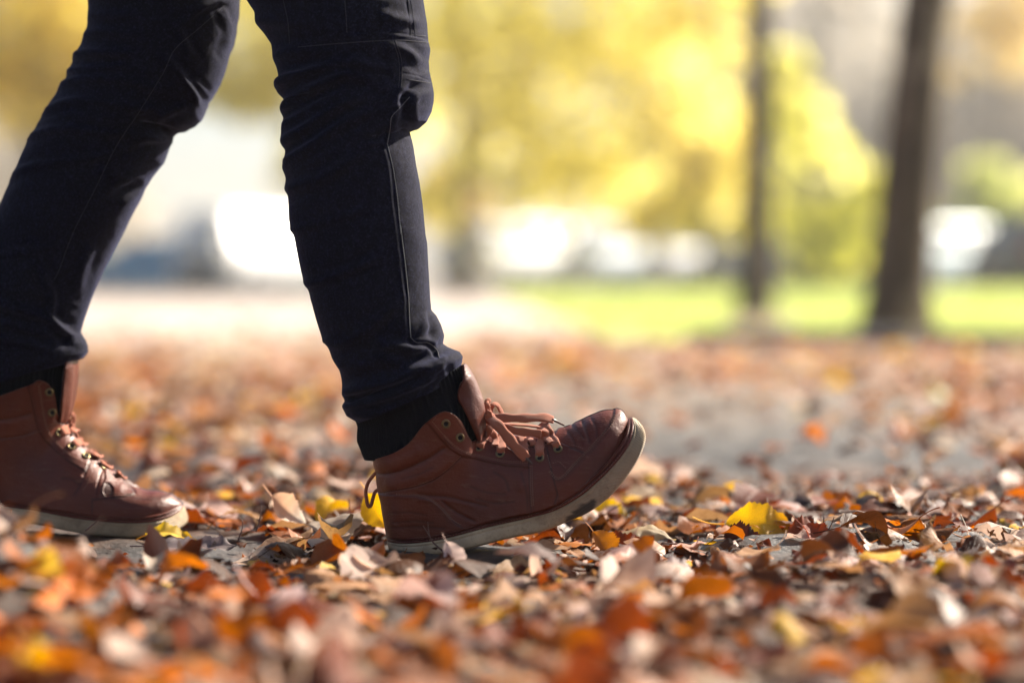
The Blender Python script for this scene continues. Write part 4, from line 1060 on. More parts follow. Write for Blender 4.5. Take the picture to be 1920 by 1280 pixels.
hero(320, 1001, .085, .058, 'yellow', (24, 4, -12), 'yellow leaf lying against the toe of the rear sole', W=.22, curl=-.5, seed=9, col=(.75, .50, .06), tipcol=(.55, .33, .05))
hero(1290, 1092, -.22, .070, 'pale pinkish', (30, 6, 20), 'broad pale pink leaf lying flat in front of the small leaf heap', W=.40, curl=.4, seed=10, col=(.58, .47, .43), amp=.12)
hero(1190, 1064, -.10, .084, 'orange brown', (20, 2, 4), 'wide orange brown leaf lying flat under the raised toe', W=.30, curl=-.4, seed=11, col=(.36, .09, .015))
hero(915, 1150, -.44, .046, 'bright orange', (55, 25, 10), 'blurred red orange leaf standing below the boot', W=.36, seed=12, col=(.62, .10, .015))
hero(1830, 1122, -.33, .080, 'olive green', (14, 0, 3), 'blurred grey green leaf lying flat at the right', W=.26, curl=.3, seed=13, col=(.26, .32, .22), tipcol=(.24, .30, .20))
hero(1100, 1228, -.70, .044, 'yellow', (42, 0, 40), 'blurred yellow leaf at the bottom middle of the photo', W=.44, seed=14)
hero(1142, 957, .30, .044, 'yellow', (45, 10, 0), 'small vivid yellow leaf lying under the raised toe', W=.36, seed=15, col=(.80, .50, .02))
hero(1035, 1112, -.30, .044, 'yellow', (35, 0, -30), 'blurred pale yellow leaf right of the planted heel', W=.42, seed=16, col=(.72, .48, .12))
hero(1136, 1026, .0, .042, 'orange brown', (72, 50, 10), 'spotted orange brown leaf standing under the toe', W=.40, curl=.5, seed=17, col=(.42, .16, .03), amp=.12)
hero(1180, 1030, .03, .062, 'red brown', (55, -10, -10), 'dark red brown crumpled leaf beneath the raised toe', W=.32, curl=-.9, seed=18, col=(.14, .03, .012))
hero(155, 1092, -.60, .052, 'bright orange', (48, 10, 20), 'blurred orange leaf at the foot of the left heap', W=.38, seed=19, col=(.62, .17, .02))
hero(82, 1068, -.60, .048, 'yellow', (50, 15, -35), 'blurred yellow leaf on the left heap', W=.36, seed=20, col=(.78, .55, .12))
hero(852, 1046, -.16, .036, 'pale pinkish', (78, 70, 0), 'blurred pale leaf standing in front of the boot heel', W=.30, seed=21, col=(.58, .46, .42))
hero(1215, 1000, .06, .064, 'pale pinkish', (30, 0, -4), 'tan leaf with curled pale rim under the raised toe', W=.22, curl=-.9, roll=-.7, seed=22, col=(.50, .38, .22))
hero(548, 1150, -.48, .074, 'pale pinkish', (38, 20, -38), 'large blurred pinkish white leaf left of the planted heel', W=.30, seed=23, col=(.66, .50, .48))
hero(500, 1240, -.74, .076, 'tan', (40, 18, -30), 'large blurred peach leaf at the bottom left', W=.28, seed=24, col=(.58, .33, .20))
hero(978, 1018, .12, .050, 'bright orange', (30, 0, 6), 'orange leaf lying behind the sole beneath the boot arch', W=.32, seed=25, col=(.66, .26, .10))
hero(372, 1022, .0, .080, 'greyish violet', (14, 0, -6), 'greyish violet leaf lying flat before the rear boot toe', W=.24, curl=-.3, seed=26, col=(.22, .17, .17))
hero(1680, 1030, -.01, .052, 'dark brown', (55, 15, 30), 'black brown crumpled leaf at the right end of the leaf heap', W=.34, curl=1.2, seed=27, col=(.03, .022, .024))

# thin twigs and dry stalks
def twig(pts_, rad, label, col=None):
    mb = MB(); q = smoothV([PW(X, Y, y) for X, Y, y in pts_], 18); c = sum(q, Vector()) / len(q)
    mb.tube([p - c for p in q], [rad * (1 - .55 * i / 17) for i in range(18)], 7)
    o = mb.build('twig', M_TWIG); o.location = c; tag(o, label, 'twig', 'twigs among the leaves')
M_TWIG = simple('twig_bark', (.12, .055, .04), .7, .4, 200, .4)
twig([(832, 1034, -.06), (812, 1016, -.062), (800, 996, -.065), (793, 985, -.065)], .0011, 'thin forked twig standing in front of the planted heel')
twig([(806, 1008, -.062), (803, 990, -.062), (802, 978, -.062)], .0009, 'short straight twig beside the forked twig at the heel')
twig([(446, 1012, .02), (453, 995, .02), (455, 978, .02), (447, 969, .02)], .0008, 'hooked leaf stalk standing between the two boots')
twig([(480, 996, .04), (487, 975, .04), (490, 947, .04)], .0009, 'upright pale stalk between the boots')
twig([(1240, 1018, .0), (1300, 1020, .0), (1360, 1022, .0)], .0009, 'thin straight twig lying under the yellow upright leaf')
twig([(1540, 1000, .0), (1544, 985, .0), (1545, 966, .0)], .0012, 'short twig sticking up from the leaf heap')
twig([(1552, 996, .0), (1560, 980, .0), (1564, 968, .0)], .0008, 'thin twig slanting from the top of the leaf heap')
twig([(1600, 1030, -.02), (1640, 1055, -.03), (1672, 1066, -.04)], .0013, 'brown twig lying across the leaf heap')
twig([(160, 995, .02), (172, 985, .02), (183, 976, .02)], .0010, 'short twig leaning on the rear sole')
twig([(1105, 1008, .01), (1104, 1000, .01), (1108, 994, .01)], .0006, 'curled red stalk beneath the raised toe')
# ------------------------------------------------------------------ path, lawn, kerb
def at(X, D, z=0.0): return Vector(((X - 960) / FPX * D, D - 2.53, z))
def zat(Y, D): return .28 - (Y - 530) / FPX * D
def sheet(name, poly, z, m):
    me = bpy.data.meshes.new(name); me.from_pydata([(x, y, z) for x, y in poly], [], [tuple(range(len(poly)))]); me.update()
    if me.polygons[0].normal.z < 0: me.flip_normals()
    return tag(link(name, me, m, smooth=False), kind='structure')
pv = NT('pale_gravel_path'); pv.set(Base_Color=pv.mix(pv.math('MULTIPLY', pv.ramp(pv.noise(3, 6, .7), [(.5, (0, 0, 0)), (.7, (1, 1, 1))]), .5), pv.ramp(pv.noise(60, 5), [(.3, (.36, .295, .26)), (.7, (.52, .46, .41))]), (.30, .16, .08)), Roughness=.85)
pv.bump(pv.noise(80), .5, .004)
sheet('path', [(-30, 9.4), (-12, 8.6), (-6, 9.6), (-4, 8.9), (-2.8, 10.2), (-1.9, 9.3), (-1.2, 10.4), (-.5, 9.8), (.1, 11.2), (.5, 10.4), (.6, 14), (.2, 30), (-.2, 46), (-30, 46)], .006, pv.m)
gr = simple('lawn_soil', (.22, .27, .06), .9, .4, 3)
sheet('lawn', [(.45, 10.2), (.9, 8.8), (1.3, 8.2), (1.5, 7.2), (2.0, 6.4), (2.6, 6.6), (3.4, 6.0), (6, 5.6), (40, 5.2), (40, 42), (-.3, 42), (0, 30), (.4, 14)], .010, gr)
sheet('street', [(-90, 46.2), (90, 42.4), (90, 76), (-90, 76)], .008, simple('asphalt', (.11, .11, .115), .75, .2, 8))
TRUNK_STRIPS = [[(1372, 594), (1474, 594), (1500, 640), (1530, 700), (1320, 690), (1352, 640)], [(1622, 634), (1748, 634), (1770, 690), (1780, 730), (1580, 725), (1600, 680)]]
for P in TRUNK_STRIPS: sheet('trunk_strip', [tuple(GP(*q).xy) for q in P], .014, simple('brown_grey_ground', (.17, .125, .09), .95, .45, 9, .5))  # brown-grey ground strips running from the trunk bases towards the camera
lim_edge = lambda x: np.interp(x, [.4, .9, 1.7, 3, 10], [11.0, 9.4, 7.2, 6.7, 6.2])
def grass():
    g = np.random.default_rng(9); n = 52000
    y = 6.2 + 34 * g.random(n * 2) ** 2.0; x = g.uniform(-1.2, 9.5, n * 2)
    lim = np.interp(y, [6.0, 9.0, 14, 30, 42], [1.75, .5, .4, 0, -.3]); k = (x > lim) & (x < .25 * (y + 2.53) + 1.5); x, y = x[k][:n], y[k][:n]; n = len(x)
    trunk_strips = [np.array([tuple(GP(*q).xy) for q in P]) for P in TRUNK_STRIPS]; xy = np.stack([x, y], -1); k = ~(inside(xy, trunk_strips[0]) | inside(xy, trunk_strips[1])) | (g.random(len(x)) < .06); x, y = x[k], y[k]; n = len(x)
    k = bake_noise(6, 1.1, 61, x, y) + np.clip((y - lim_edge(x)) * .9, -2, 2.2) > -.2; x, y = x[k], y[k]; n = len(x)
    s = (.035 + .0035 * y) * g.uniform(.6, 1.3, n); a = g.uniform(0, 6.28, n); w = s * .11; lean = g.normal(0, .45, (n, 2)) * s[:, None]
    b = np.stack([x, y, np.full(n, .008)], -1); d = np.stack([np.cos(a), np.sin(a), 0 * a], -1) * w[:, None]
    tip = b + np.stack([lean[:, 0], lean[:, 1], s], -1)
    V = np.stack([b - d, b + d, tip], 1).reshape(-1, 3)
    c = np.array([.42, .49, .19]) * g.uniform(.6, 1.4, (n, 1)) + np.array([.08, .04, 0]) * g.random((n, 1))
    return mesh_np('grass', V, None, np.arange(n * 3).reshape(-1, 3), col=np.repeat(c, 3, 0))
def trans_mat(name, fac, rough=.5, sat=1.15, val=1.3, spec=.4):
    t = NT(name); at_ = t.n('ShaderNodeAttribute'); at_.attribute_name = 'col'
    t.set(Base_Color=at_.outputs['Color'], Roughness=rough, Specular_IOR_Level=spec)
    tr = t.n('ShaderNodeBsdfTranslucent'); h = t.n('ShaderNodeHueSaturation'); h.inputs['Saturation'].default_value = sat; h.inputs['Value'].default_value = val
    t.l(at_.outputs['Color'], h.inputs['Color']); t.l(h.outputs[0], tr.inputs[0])
    mx = t.n('ShaderNodeMixShader'); mx.inputs[0].default_value = fac
    t.l(t.b.outputs[0], mx.inputs[1]); t.l(tr.outputs[0], mx.inputs[2]); t.l(mx.outputs[0], t.out.inputs[0]); return t.m
M_GRASS = trans_mat('grass_blade', .45)
tag(link('grass', grass(), M_GRASS), 'short sunlit green lawn grass behind the tree trunks', 'grass', kind='stuff')
kb = MB()
for i in range(1, 9):
    a = Vector((.25 + i * .98, 8.1 - i * .21, .035)); kb.box(a, (.965, .13, .09), Matrix.Rotation(-.21, 3, 'Z'))
kerb = kb.build('kerb', simple('grey_kerb_stone', (.24, .22, .20), .8, .25, 25, .4), smooth=False); tag(kerb, kind='structure')

# ------------------------------------------------------------------ trees
def bark_mat(name, c0, c1):
    t = NT(name); a = t.noise(14, 6, .7, stretch=(1, 1, .22)); b = t.noise(3.0, 4, .6, stretch=(1, 1, .6))
    t.set(Base_Color=t.mix(t.math('MULTIPLY', t.ramp(b, [(.52, (0, 0, 0)), (.60, (1, 1, 1))]), .8), t.ramp(a, [(.3, c0), (.7, c1)]), (.30, .23, .17)), Roughness=.9); t.bump(a, 1.0, .03); return t.m
M_BARK = bark_mat('dark_bark', (.020, .012, .007), (.105, .062, .036))
M_BARK_GREY = bark_mat('grey_bark', (.06, .05, .042), (.20, .17, .14))
M_FOL = trans_mat('foliage', .65, .55, 1.05, 1.5, .3)
def crown_mesh(name, clumps, cols, seed, per=260, size=.16, gap=.25):
    g = np.random.default_rng(seed); AV = []; AC = []
    for (c, r) in clumps:
        r = np.array(r if hasattr(r, '__len__') else (r, r, r * .75)); n = int(per * (r.mean() ** 1.6) + 40)
        d = g.normal(size=(n, 3)); d /= np.linalg.norm(d, axis=1, keepdims=True)
        p = np.array(c) + d * r * (g.random((n, 1)) ** .42)
        hole = bake_noise(5, 2.2, seed + 3, p[:, 0] + p[:, 1] * .4, p[:, 2] + p[:, 1] * .3); p = p[hole > -1.2 + gap]
        n = len(p)
        if not n: continue
        s = size * g.uniform(.5, 1.4, (n, 1)); u = g.normal(size=(n, 3)); u /= np.linalg.norm(u, axis=1, keepdims=True)
        v = np.cross(u, g.normal(size=(n, 3))); v /= np.linalg.norm(v, axis=1, keepdims=True)
        q = np.stack([p - u * s, p - v * s * .55 + u * s * .1, p + u * s, p + v * s * .55 + u * s * .1], 1)
        AV.append(q.reshape(-1, 3)); k = g.choice(len(cols), p=[c_[1] for c_ in cols], size=n)
        cc = np.array([c_[0] for c_ in cols])[k] * g.uniform(.75, 1.25, (n, 1)); AC.append(np.repeat(np.clip(cc, 0, .9), 4, 0))
    V = np.vstack(AV); return mesh_np(name, V, np.arange(len(V)).reshape(-1, 4), col=np.vstack(AC))

def tree(name, x, y, h, r0, label, crown, cols, seed, bark, lean=(0, 0), group=None, per=260, size=.16, limbs=True, gap=.25, zc0=0.0):
    root = empty(name, (x, y, 0)); tag(root, label, 'tree', group); root['local_parts'] = 1
    g = np.random.default_rng(seed); mb = MB(); n = 26
    pts = []; rad = []
    for i in range(n):
        q = i / (n - 1); pts.append(Vector((lean[0] * q + .03 * math.sin(q * 9 + seed), lean[1] * q + .03 * math.cos(q * 7 + seed), -.05 + h * q)))
        rad.append(r0 * ((1 - .72 * q) + .38 * math.exp(-q * h / .14)))
    mb.tube(pts, rad, 18)
    if limbs:
        for (c, r) in crown:
            c = Vector(c); q = max(.3, min(.92, (c.z - .25 * (c.xy - pts[0].xy).length) / h)) if h > 0 else .5
            a = pts[int(q * (n - 1))]; m_ = a.lerp(c, .5) + Vector((0, 0, -.06 * (c - a).length))
            mb.tube(smoothV([a, m_, c], 10), [max(.012, r0 * .38 * (1 - .8 * i / 9)) for i in range(10)], 8)
            for k in range(3):
                e = c + Vector(g.normal(size=3)) * (np.mean(r) * .5); mb.tube(smoothV([a.lerp(c, .6), c.lerp(e, .4), e], 6), [max(.006, r0 * .12 * (1 - .8 * i / 5)) for i in range(6)], 6)
    link_local('trunk', mb, bark, root, root_data=True)
    cm = crown_mesh('crown', crown, cols, seed, per, size, gap); cm.materials.append(M_FOL)
    co = bpy.data.objects.new('crown', cm); C.objects.link(co); co.parent = root
    return root
def link_local(name, mb, m, root, root_data=False, smooth=True):
    me = bpy.data.meshes.new(name); me.from_pydata(mb.V, [], mb.F); me.update(); me.materials.append(m)
    if smooth: me.polygons.foreach_set('use_smooth', np.ones(len(me.polygons), bool))
    o = bpy.data.objects.new(name, me); C.objects.link(o); o.parent = root; return o

YG = [((.70, .65, .24), .5), ((.50, .47, .16), .3), ((.78, .72, .33), .2)]
GOLD = [((.56, .47, .12), .5), ((.36, .31, .10), .25), ((.70, .60, .16), .25)]
LIME = [((.66, .64, .22), .5), ((.76, .72, .30), .35), ((.42, .44, .20), .15)]
OLIVE = [((.50, .46, .13), .6), ((.64, .58, .18), .4)]
GREENY = [((.36, .40, .17), .5), ((.58, .58, .22), .5)]
# the two trunks that stand in the picture; their crowns are above it
p = at(1690, 11.5)
tree('park_tree', p.x, p.y, 7.5, .15, 'dark tree trunk at the right, nearest trunk behind the lawn kerb', [((.2, .9, 5.6), 1.3), ((-.9, 1.3, 6.4), 1.1), ((1.3, .6, 6.4), 1.3), ((.6, 1.4, 7.6), 1.2), ((1.0, -.3, 5.2), .8)], YG, 61, M_BARK, (.55, .25), per=170, size=.07)
p = at(1422, 19)
tree('park_tree', p.x, p.y, 8.5, .135, 'thinner dark tree trunk left of the nearest trunk, farther back on the lawn', [((.4, .8, 6), 1.5), ((-.8, .6, 6.8), 1.4), ((1.2, .2, 7.2), 1.4), ((.2, .5, 8.4), 1.4)], YG, 62, M_BARK, (-.1, .3), per=170, size=.08)
def clumps(x0, D, spec):
    """spec: pixel X, pixel Y, radius px at distance D, depth offset"""
    return [((((X - 960) / FPX * D) - x0, dy, zat(Y, D)), r * D / FPX) for X, Y, r, dy in spec]
def btree(X0, D, h, r0, label, spec, cols, seed, bark=None, per=330, size=.16, gap=.25, name='yellow_tree', lean=(0, 0)):
    x0 = (X0 - 960) / FPX * D
    return tree(name, x0, D - 2.53, h, r0, label, clumps(x0, D, spec), cols, seed, bark or M_BARK_GREY, lean, 'trees beyond the lawn', per, size, True, gap)
btree(870, 44, 8, .16, 'large yellow tree behind the lawn, its branches hanging right of the front leg', [(840, -20, 190, 0), (980, 110, 170, .5), (1120, 40, 190, -.4), (900, 260, 150, .3), (1060, 260, 140, 0), (1010, 380, 90, .2), (1230, 130, 150, .4), (1150, 340, 110, -.3), (760, 120, 160, .2), (820, 380, 70, .4), (980, -180, 240, 0), (1180, -160, 220, .4)], YG, 71)
btree(1330, 42, 8, .15, 'yellow tree between the large yellow tree and the thin dark trunk', [(1300, 60, 130, 0), (1350, 250, 110, .5), (1290, 370, 90, 0), (1250, 230, 120, -.4), (1340, -120, 200, 0), (1210, 420, 50, .2)], [((.72, .64, .24), .6), ((.54, .48, .19), .4)], 72)
btree(1530, 38, 5, .12, 'bright lime yellow tree of cone shape between the two dark trunks', [(1480, 210, 75, 0), (1530, 300, 85, .3), (1590, 390, 80, 0), (1500, 390, 85, .2), (1560, 470, 75, .2), (1630, 350, 45, 0), (1470, 130, 45, 0), (1640, 450, 45, .1)], LIME, 73, gap=.05, per=420)
btree(640, 52, 9, .17, 'olive yellow tree behind the legs, above the bright gap', [(480, 60, 130, 0), (400, 0, 150, .4), (560, 140, 120, .2), (470, 190, 70, 0), (640, 60, 160, 0), (620, 280, 100, .2), (700, 200, 130, .3), (520, -180, 230, 0), (400, 170, 60, .3), (340, 60, 90, 0), (545, 330, 40, 0)], OLIVE, 74)
btree(60, 36, 7, .15, 'golden brown tree at the far left of the photo', [(30, 60, 120, 0), (120, 130, 110, .3), (60, 200, 90, 0), (-60, 130, 120, .2), (160, 30, 120, .3), (40, -120, 200, 0), (210, 140, 80, .4)], GOLD, 75, gap=.1)
btree(1850, 52, 4, .10, 'low yellow green tree at the right edge beyond the parked cars', [(1810, 420, 55, 0), (1870, 390, 60, .3), (1910, 440, 60, 0), (1850, 330, 50, .2), (1780, 455, 40, 0), (1960, 370, 70, 0)], GREENY, 76, per=420)
btree(1880, 66, 9, .16, 'pale gold tree high at the top right of the photo', [(1850, 40, 70, 0), (1900, 110, 65, .4), (1940, 20, 90, 0), (1800, 130, 40, .2), (1890, -120, 150, 0)], [((.60, .50, .24), 1.0)], 77, gap=.45)
btree(860, 58, 5, .14, 'small russet tree just right of the front leg, beyond the lawn', [(850, 430, 40, 0), (885, 380, 50, .2), (840, 340, 60, 0), (900, 450, 35, .3)], [((.42, .26, .10), .6), ((.50, .42, .10), .4)], 78)
btree(1330, 43, 4, .12, 'small yellow tree above the white parked cars', [(1370, 420, 45, 0), (1390, 350, 60, .2), (1300, 430, 40, 0)], YG, 79)

# grey, still bare wood far behind
def far_wood():
    g = np.random.default_rng(40)
    X = np.concatenate([g.uniform(1250, 2250, 21600), g.uniform(-350, 285, 9400), g.uniform(2250, 5600, 26000), g.uniform(-3900, -350, 26000)]); n = len(X); D = g.uniform(95, 125, n)
    zt = np.where(X > 900, 13, 9) * (1 + .12 * np.sin(X * .013) + .10 * np.sin(X * .031 + 1) + .06 * np.sin(X * .083))
    zt = zt * np.where(X > 900, np.clip((X - 1210) / 160, .25, 1), np.clip((300 - X) / 170, .22, 1)) ** .6
    z = np.clip(zt, 0, 14.2) * g.random(n) ** .8; x = (X - 960) / FPX * D; p = np.stack([x, D, z], -1)
    s = g.uniform(.25, .6, (n, 1)); u = g.normal(size=(n, 3)); u /= np.linalg.norm(u, axis=1, keepdims=True); v = np.cross(u, g.normal(size=(n, 3))); v /= np.linalg.norm(v, axis=1, keepdims=True)
    q = np.stack([p - u * s, p - v * s * .5, p + u * s, p + v * s * .5], 1)
    c = np.array([.50, .48, .43]) * g.uniform(.8, 1.2, (n, 1)) + np.array([.12, .06, -.02]) * (g.random((n, 1)) < .2)
    return mesh_np('far_wood', q.reshape(-1, 3), np.arange(n * 4).reshape(-1, 4), col=np.repeat(np.clip(c, 0, .8), 4, 0))
tag(link('far_wood', far_wood(), trans_mat('far_twigs', .5, .8, 1.0, 1.1, .2)), 'hazy grey beige woodland far behind the trunks', 'wood', kind='stuff')
hd = crown_mesh('hedge', [(((X - 960) / FPX * 72, 70 + (i % 3) * .4, .55), (1.0, .8, .72)) for i, X in enumerate(range(150, 560, 34))], [((.05, .12, .07), .6), ((.07, .16, .12), .4)], 90, 420, .13, .0)
tag(link('hedge', hd, M_FOL), 'low dark green hedge under the bright gap between the legs', 'hedge')

# ------------------------------------------------------------------ parked cars
M_TYRE = simple('black_tyre', (.015, .015, .016), .85, .3, 60)
M_RIM = simple('alloy_rim', (.45, .46, .48), .3, .1, 30, 0, .9)
def glass_mat():
    t = NT('car_glass'); t.set(Base_Color=(.02, .028, .032), Roughness=.4, Specular_IOR_Level=.5); return t.m
M_GLASS = glass_mat()
M_HEAD = simple('headlight_glass', (.6, .62, .65), .12, .05, 30, 0, .3)
M_TAIL = simple('tail_light_red', (.35, .012, .012), .2, .1, 30)
M_TRIM = simple('black_trim', (.02, .02, .022), .5, .2, 40)
def paint(name, col):
    t = NT(name); t.set(Base_Color=col, Roughness=.5, Metallic=0, Coat_Weight=.15, Coat_Roughness=.3); return t.m
PROF = {  # stations along the car: x, belt z, roof z, half width, sill z
    'hatch': [(-2.0, .62, .62, .60, .34), (-1.92, .80, .84, .76, .26), (-1.7, .90, 1.18, .84, .22), (-1.35, .93, 1.42, .87, .2), (-.6, .93, 1.49, .88, .2), (.15, .93, 1.47, .88, .2), (.6, .93, 1.34, .88, .2), (1.05, .92, 1.02, .87, .2), (1.2, .90, .92, .86, .2), (1.7, .80, .80, .82, .22), (1.95, .66, .66, .70, .27), (2.02, .5, .5, .58, .34)],
    'estate': [(-2.25, .64, .66, .62, .34), (-2.2, .86, 1.0, .80, .27), (-2.05, .92, 1.3, .86, .22), (-1.7, .94, 1.44, .89, .2), (-.6, .94, 1.5, .90, .2), (.2, .94, 1.47, .90, .2), (.7, .94, 1.32, .90, .2), (1.2, .92, 1.0, .89, .2), (1.35, .90, .92, .88, .2), (1.95, .80, .80, .84, .22), (2.2, .66, .66, .72, .27), (2.28, .5, .5, .6, .34)],
    'van': [(-2.4, .8, .9, .80, .36), (-2.38, 1.1, 1.9, .90, .28), (-2.3, 1.15, 2.0, .94, .24), (-1.0, 1.15, 2.05, .96, .24), (.6, 1.15, 2.03, .96, .24), (1.1, 1.15, 1.85, .95, .24), (1.7, 1.12, 1.2, .93, .24), (1.85, 1.05, 1.06, .92, .24), (2.25, .92, .92, .86, .26), (2.42, .6, .6, .74, .34)]}
def section(b, r, w, s):
    if r - b < .05: r = b + .02
    return [(w * .80, s), (w * .97, s + .06), (w, (s + b) * .5), (w * .985, b - .03), (w * .95, b), (w * (.95 - .20 * min(1, (r - b) / .55)), b + (r - b) * .86), (w * (.86 - .22 * min(1, (r - b) / .55)), r - .015), (w * .35, r), (0, r + .005)]
def make_car(style, X, D, rz, col, name, label):
    p_ = at(X, D); root = empty('parked_car' if style != 'van' else 'parked_van', (p_.x, p_.y, .008), rz); root['local_parts'] = 1
    tag(root, label, 'car' if style != 'van' else 'van', 'cars parked along the street')
    st = PROF[style]; xs_ = np.array([s[0] for s in st]); A = np.array([s[1:] for s in st])
    xx = np.linspace(xs_[0], xs_[-1], 70); B = pchip(xs_, A, xx)
    rows = []
    for x, (b, r, w, s) in zip(xx, B):
        h = section(b, r, w, s); full = [(-y, z) for y, z in h] + [(y, z) for y, z in h[::-1][1:]]
        rows.append([(x, y, z) for y, z in full])
    V = np.array(rows); m = V.shape[1]
    F = grid_faces(70, m); mb = MB(); mb.V = [tuple(v) for v in V.reshape(-1, 3)]; mb.F = [tuple(f) for f in F]
    mb.F += [tuple(range(m)), tuple((69 * m + i) for i in range(m))[::-1], ]
    for i in range(69): mb.F.append((i * m, (i + 1) * m, (i + 1) * m + m - 1, i * m + m - 1))
    link_local('body', mb, paint(name, col), root)
    # windows: strips just proud of the side between belt and roof
    cab = [i for i in range(70) if B[i][1] - B[i][0] > .24]
    i0, i1 = cab[0], cab[-1]
    def side_pt(i, k, sgn):
        b, r, w, s = B[i]; h = section(b, r, w, s); y0_, z0_ = h[4]; y1_, z1_ = h[5]
        return (xx[i], sgn * (y0_ + (y1_ - y0_) * k + .006), z0_ + (z1_ - z0_) * k + .004)
    cuts = [i0 + 2, (i0 + i1 * 2) // 3 - 6, (i0 + i1 * 2) // 3 + 6, i1 - 1] if style != 'van' else [(i0 + i1 * 3) // 4, i1 - 1]
    for sgn in (-1, 1):
        for a, b in zip(cuts[:-1], cuts[1:]):
            w_ = MB(); n = 0
            for i in range(a + 1, b): w_.V += [side_pt(i, .12, sgn), side_pt(i, .92, sgn)]
            for k in range(len(w_.V) // 2 - 1): w_.F.append((2*k, 2*k+2, 2*k+3, 2*k+1))
            link_local('window', w_, M_GLASS, root)
    for (ia, nm, di) in ((i1, 'windscreen', 1), (i0, 'rear_window', -1)):
        if style == 'van' and di == -1: continue
        w_ = MB(); js = [ia - di * 8 + di * k for k in range(0, 13)] if di > 0 else [ia + 5 - k for k in range(0, 8)]
        js = [j for j in js if 0 <= j < 70 and B[j][1] - B[j][0] > .06]
        for j in js:
            b, r, w, s = B[j]; w_.V += [(xx[j] + di * .012, -w * .60, r + .006), (xx[j] + di * .012, w * .60, r + .006)]
        for k in range(len(js) - 1): w_.F.append((2*k, 2*k+1, 2*k+3, 2*k+2))
        if len(js) > 1: link_local(nm, w_, M_GLASS, root)
    rw = .31 if style != 'van' else .34; fx = xs_[-1] - .82; bx = xs_[0] + .78
    for x in (fx, bx):
        for sgn in (-1, 1):
            yw = sgn * (A[:, 2].max() - .085)
            we = bpy.data.objects.new('wheel', None); C.objects.link(we); we.parent = root; we.location = (x, yw, rw); we.empty_display_size = .1
            prof = [(-.10, rw * .62), (-.105, rw * .9), (-.085, rw * .99), (0, rw), (.085, rw * .99), (.105, rw * .9), (.10, rw * .62)]
            t_ = MB()
            for i in range(32):
                a_ = 2 * math.pi * i / 32; t_.V += [(r_ * math.cos(a_), y_, r_ * math.sin(a_)) for y_, r_ in prof]
            for i in range(32):
                for j in range(6): t_.F.append((i*7+j, i*7+j+1, ((i+1) % 32)*7+j+1, ((i+1) % 32)*7+j))
            o = link_local('tyre', t_, M_TYRE, we)
            r_ = MB(); yo = sgn * .09
            for i in range(32):
                a_ = 2 * math.pi * i / 32; q = 1 if (i % 6) < 3 else .55
                r_.V += [(rw * .64 * math.cos(a_), yo, rw * .64 * math.sin(a_)), (rw * .55 * math.cos(a_), yo + sgn * .012, rw * .55 * math.sin(a_)), (rw * .22 * math.cos(a_), yo - sgn * .03 * (1 - q), rw * .22 * math.sin(a_))]
            r_.V.append((0, yo + sgn * .012, 0))
            for i in range(32):
                j = (i + 1) % 32; r_.F += [(i*3, i*3+1, j*3+1, j*3), (i*3+1, i*3+2, j*3+2, j*3+1), (i*3+2, 96, j*3+2)]
            link_local('rim', r_, M_RIM, we)
    for sgn in (-1, 1):
        for (x, mm_, nm, zc, sx_) in ((xs_[-1] - .16, M_HEAD, 'headlight', .66, .26), (xs_[0] + .10, M_TAIL, 'tail_light', .84, .14)):
            hb = MB(); n = 14
            b_i = int(np.argmin(np.abs(xx - x))); w = B[b_i][2]
            for i in range(n):
                for j in range(n):
                    th = math.pi * i / (n - 1); f_ = 2 * math.pi * j / n
                    hb.V.append((x + sx_ * .5 * math.sin(th) * math.cos(f_), sgn * w * .84 + .14 * math.cos(th), zc + .085 * math.sin(th) * math.sin(f_)))
            for i in range(n - 1):
                for j in range(n): hb.F.append((i*n+j, i*n+(j+1) % n, (i+1)*n+(j+1) % n, (i+1)*n+j))
            link_local(nm, hb, mm_, root)
    bp = MB()
    for sgn in (-1, 1): bp.box((xs_[-1] - 1.35, sgn * (A[:, 2].max() + .07), .98 if style != 'van' else 1.2), (.12, .16, .12))
    for k, s_ in ((0, -1), (1, 1)):
        mir = MB(); mir.V = bp.V[k * 8:k * 8 + 8]; mir.F = bp.F[:6]; link_local('side_mirror', mir, paint(name + '_mirror', col), root)
    return root
make_car('estate', 1010, 50, R(44), (.78, .82, .85), 'white_paint', 'white estate car parked beyond the lawn, leftmost of the cars right of the leg')
make_car('hatch', 1170, 51, R(43), (.66, .75, .82), 'silver_blue_paint', 'silver blue hatchback parked in the middle of the row beyond the lawn')
make_car('hatch', 1300, 52, R(44), (.80, .82, .84), 'bright_white_paint', 'white hatchback parked just left of the thin dark trunk')
make_car('hatch', 1480, 52, R(45), (.78, .80, .82), 'clean_white_paint', 'white hatchback just right of the thin dark trunk')
make_car('hatch', 1535, 47, R(96), (.03, .06, .09), 'dark_blue_paint', 'dark blue hatchback parked end on between the two dark trunks')
make_car('estate', 1800, 50, R(43), (.55, .70, .72), 'pale_teal_paint', 'pale teal estate car parked right of the nearest trunk')
make_car('hatch', 1945, 43, R(95), (.02, .02, .022), 'black_paint', 'black car cut off by the right edge of the photo')
make_car('hatch', 285, 64, R(182), (.06, .26, .46), 'blue_paint', 'blue hatchback parked left of the bright gap between the legs')
make_car('van', 490, 60, R(60), (.80, .80, .80), 'van_white_paint', 'white van parked in the sun, seen between the two legs')
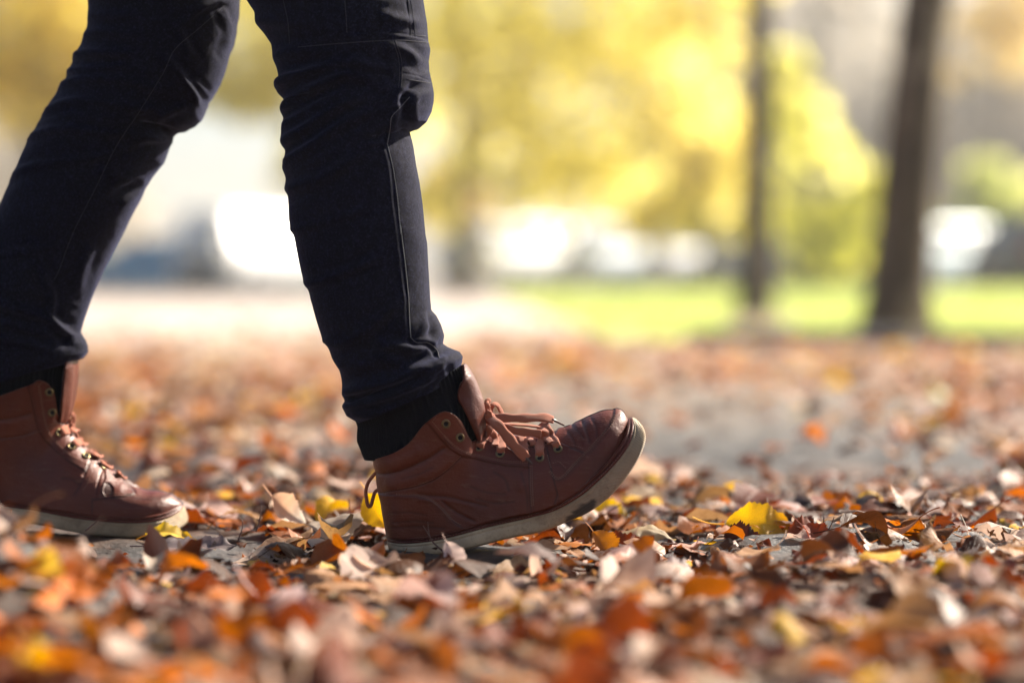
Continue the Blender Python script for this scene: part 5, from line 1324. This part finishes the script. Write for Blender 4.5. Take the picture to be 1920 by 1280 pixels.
# ------------------------------------------------------------------ hazy air
hz = MB(); hz.box((0, 180, 7.0), (560, 520, 16.2)); ho = hz.build('haze', None, smooth=False); tag(ho, 'thin bright haze in the air of the park', 'haze', kind='stuff')
hm = bpy.data.materials.new('haze_air'); hm.use_nodes = True; nt = hm.node_tree; nt.nodes.clear()
out_ = nt.nodes.new('ShaderNodeOutputMaterial'); pv_ = nt.nodes.new('ShaderNodeVolumePrincipled'); pv_.inputs['Density'].default_value = .001; pv_.inputs['Color'].default_value = (.95, .95, .95, 1); pv_.inputs['Anisotropy'].default_value = .35
nt.links.new(pv_.outputs[0], out_.inputs['Volume']); ho.data.materials.append(hm)
# ------------------------------------------------------------------ light
SUN_AZ, SUN_EL = R(52), R(36)          # clockwise from the view axis (+y), height
w = bpy.data.worlds.new('World'); sc.world = w; w.use_nodes = True
bg = w.node_tree.nodes['Background']; sk = w.node_tree.nodes.new('ShaderNodeTexSky'); sk.sky_type = 'NISHITA'
sk.sun_disc = False; sk.sun_elevation = SUN_EL; sk.sun_rotation = SUN_AZ
sk.air_density = .8; sk.dust_density = 2.2; sk.ozone_density = .6
w.node_tree.links.new(sk.outputs[0], bg.inputs[0]); bg.inputs[1].default_value = 0.052
sl = bpy.data.lights.new('sun', 'SUN'); sl.energy = 5.0; sl.angle = R(.5); sl.color = (1, .90, .76)
so = bpy.data.objects.new('sun', sl); C.objects.link(so)
sd = Vector((math.sin(SUN_AZ) * math.cos(SUN_EL), math.cos(SUN_AZ) * math.cos(SUN_EL), math.sin(SUN_EL)))
so.rotation_euler = (-sd).to_track_quat('-Z', 'Y').to_euler(); so.location = sd * 30
sc.view_settings.view_transform = 'Standard'; sc.view_settings.look = 'None'; sc.view_settings.gamma = 1; sc.view_settings.use_curve_mapping = False
sc.view_settings.exposure = 1.75
sc.render.engine = 'CYCLES'
try:
    sc.cycles.use_denoising = True; sc.cycles.denoiser = 'OPENIMAGEDENOISE'
    sc.cycles.max_bounces = 8; sc.cycles.transmission_bounces = 6; sc.cycles.sample_clamp_indirect = 8
except Exception: pass
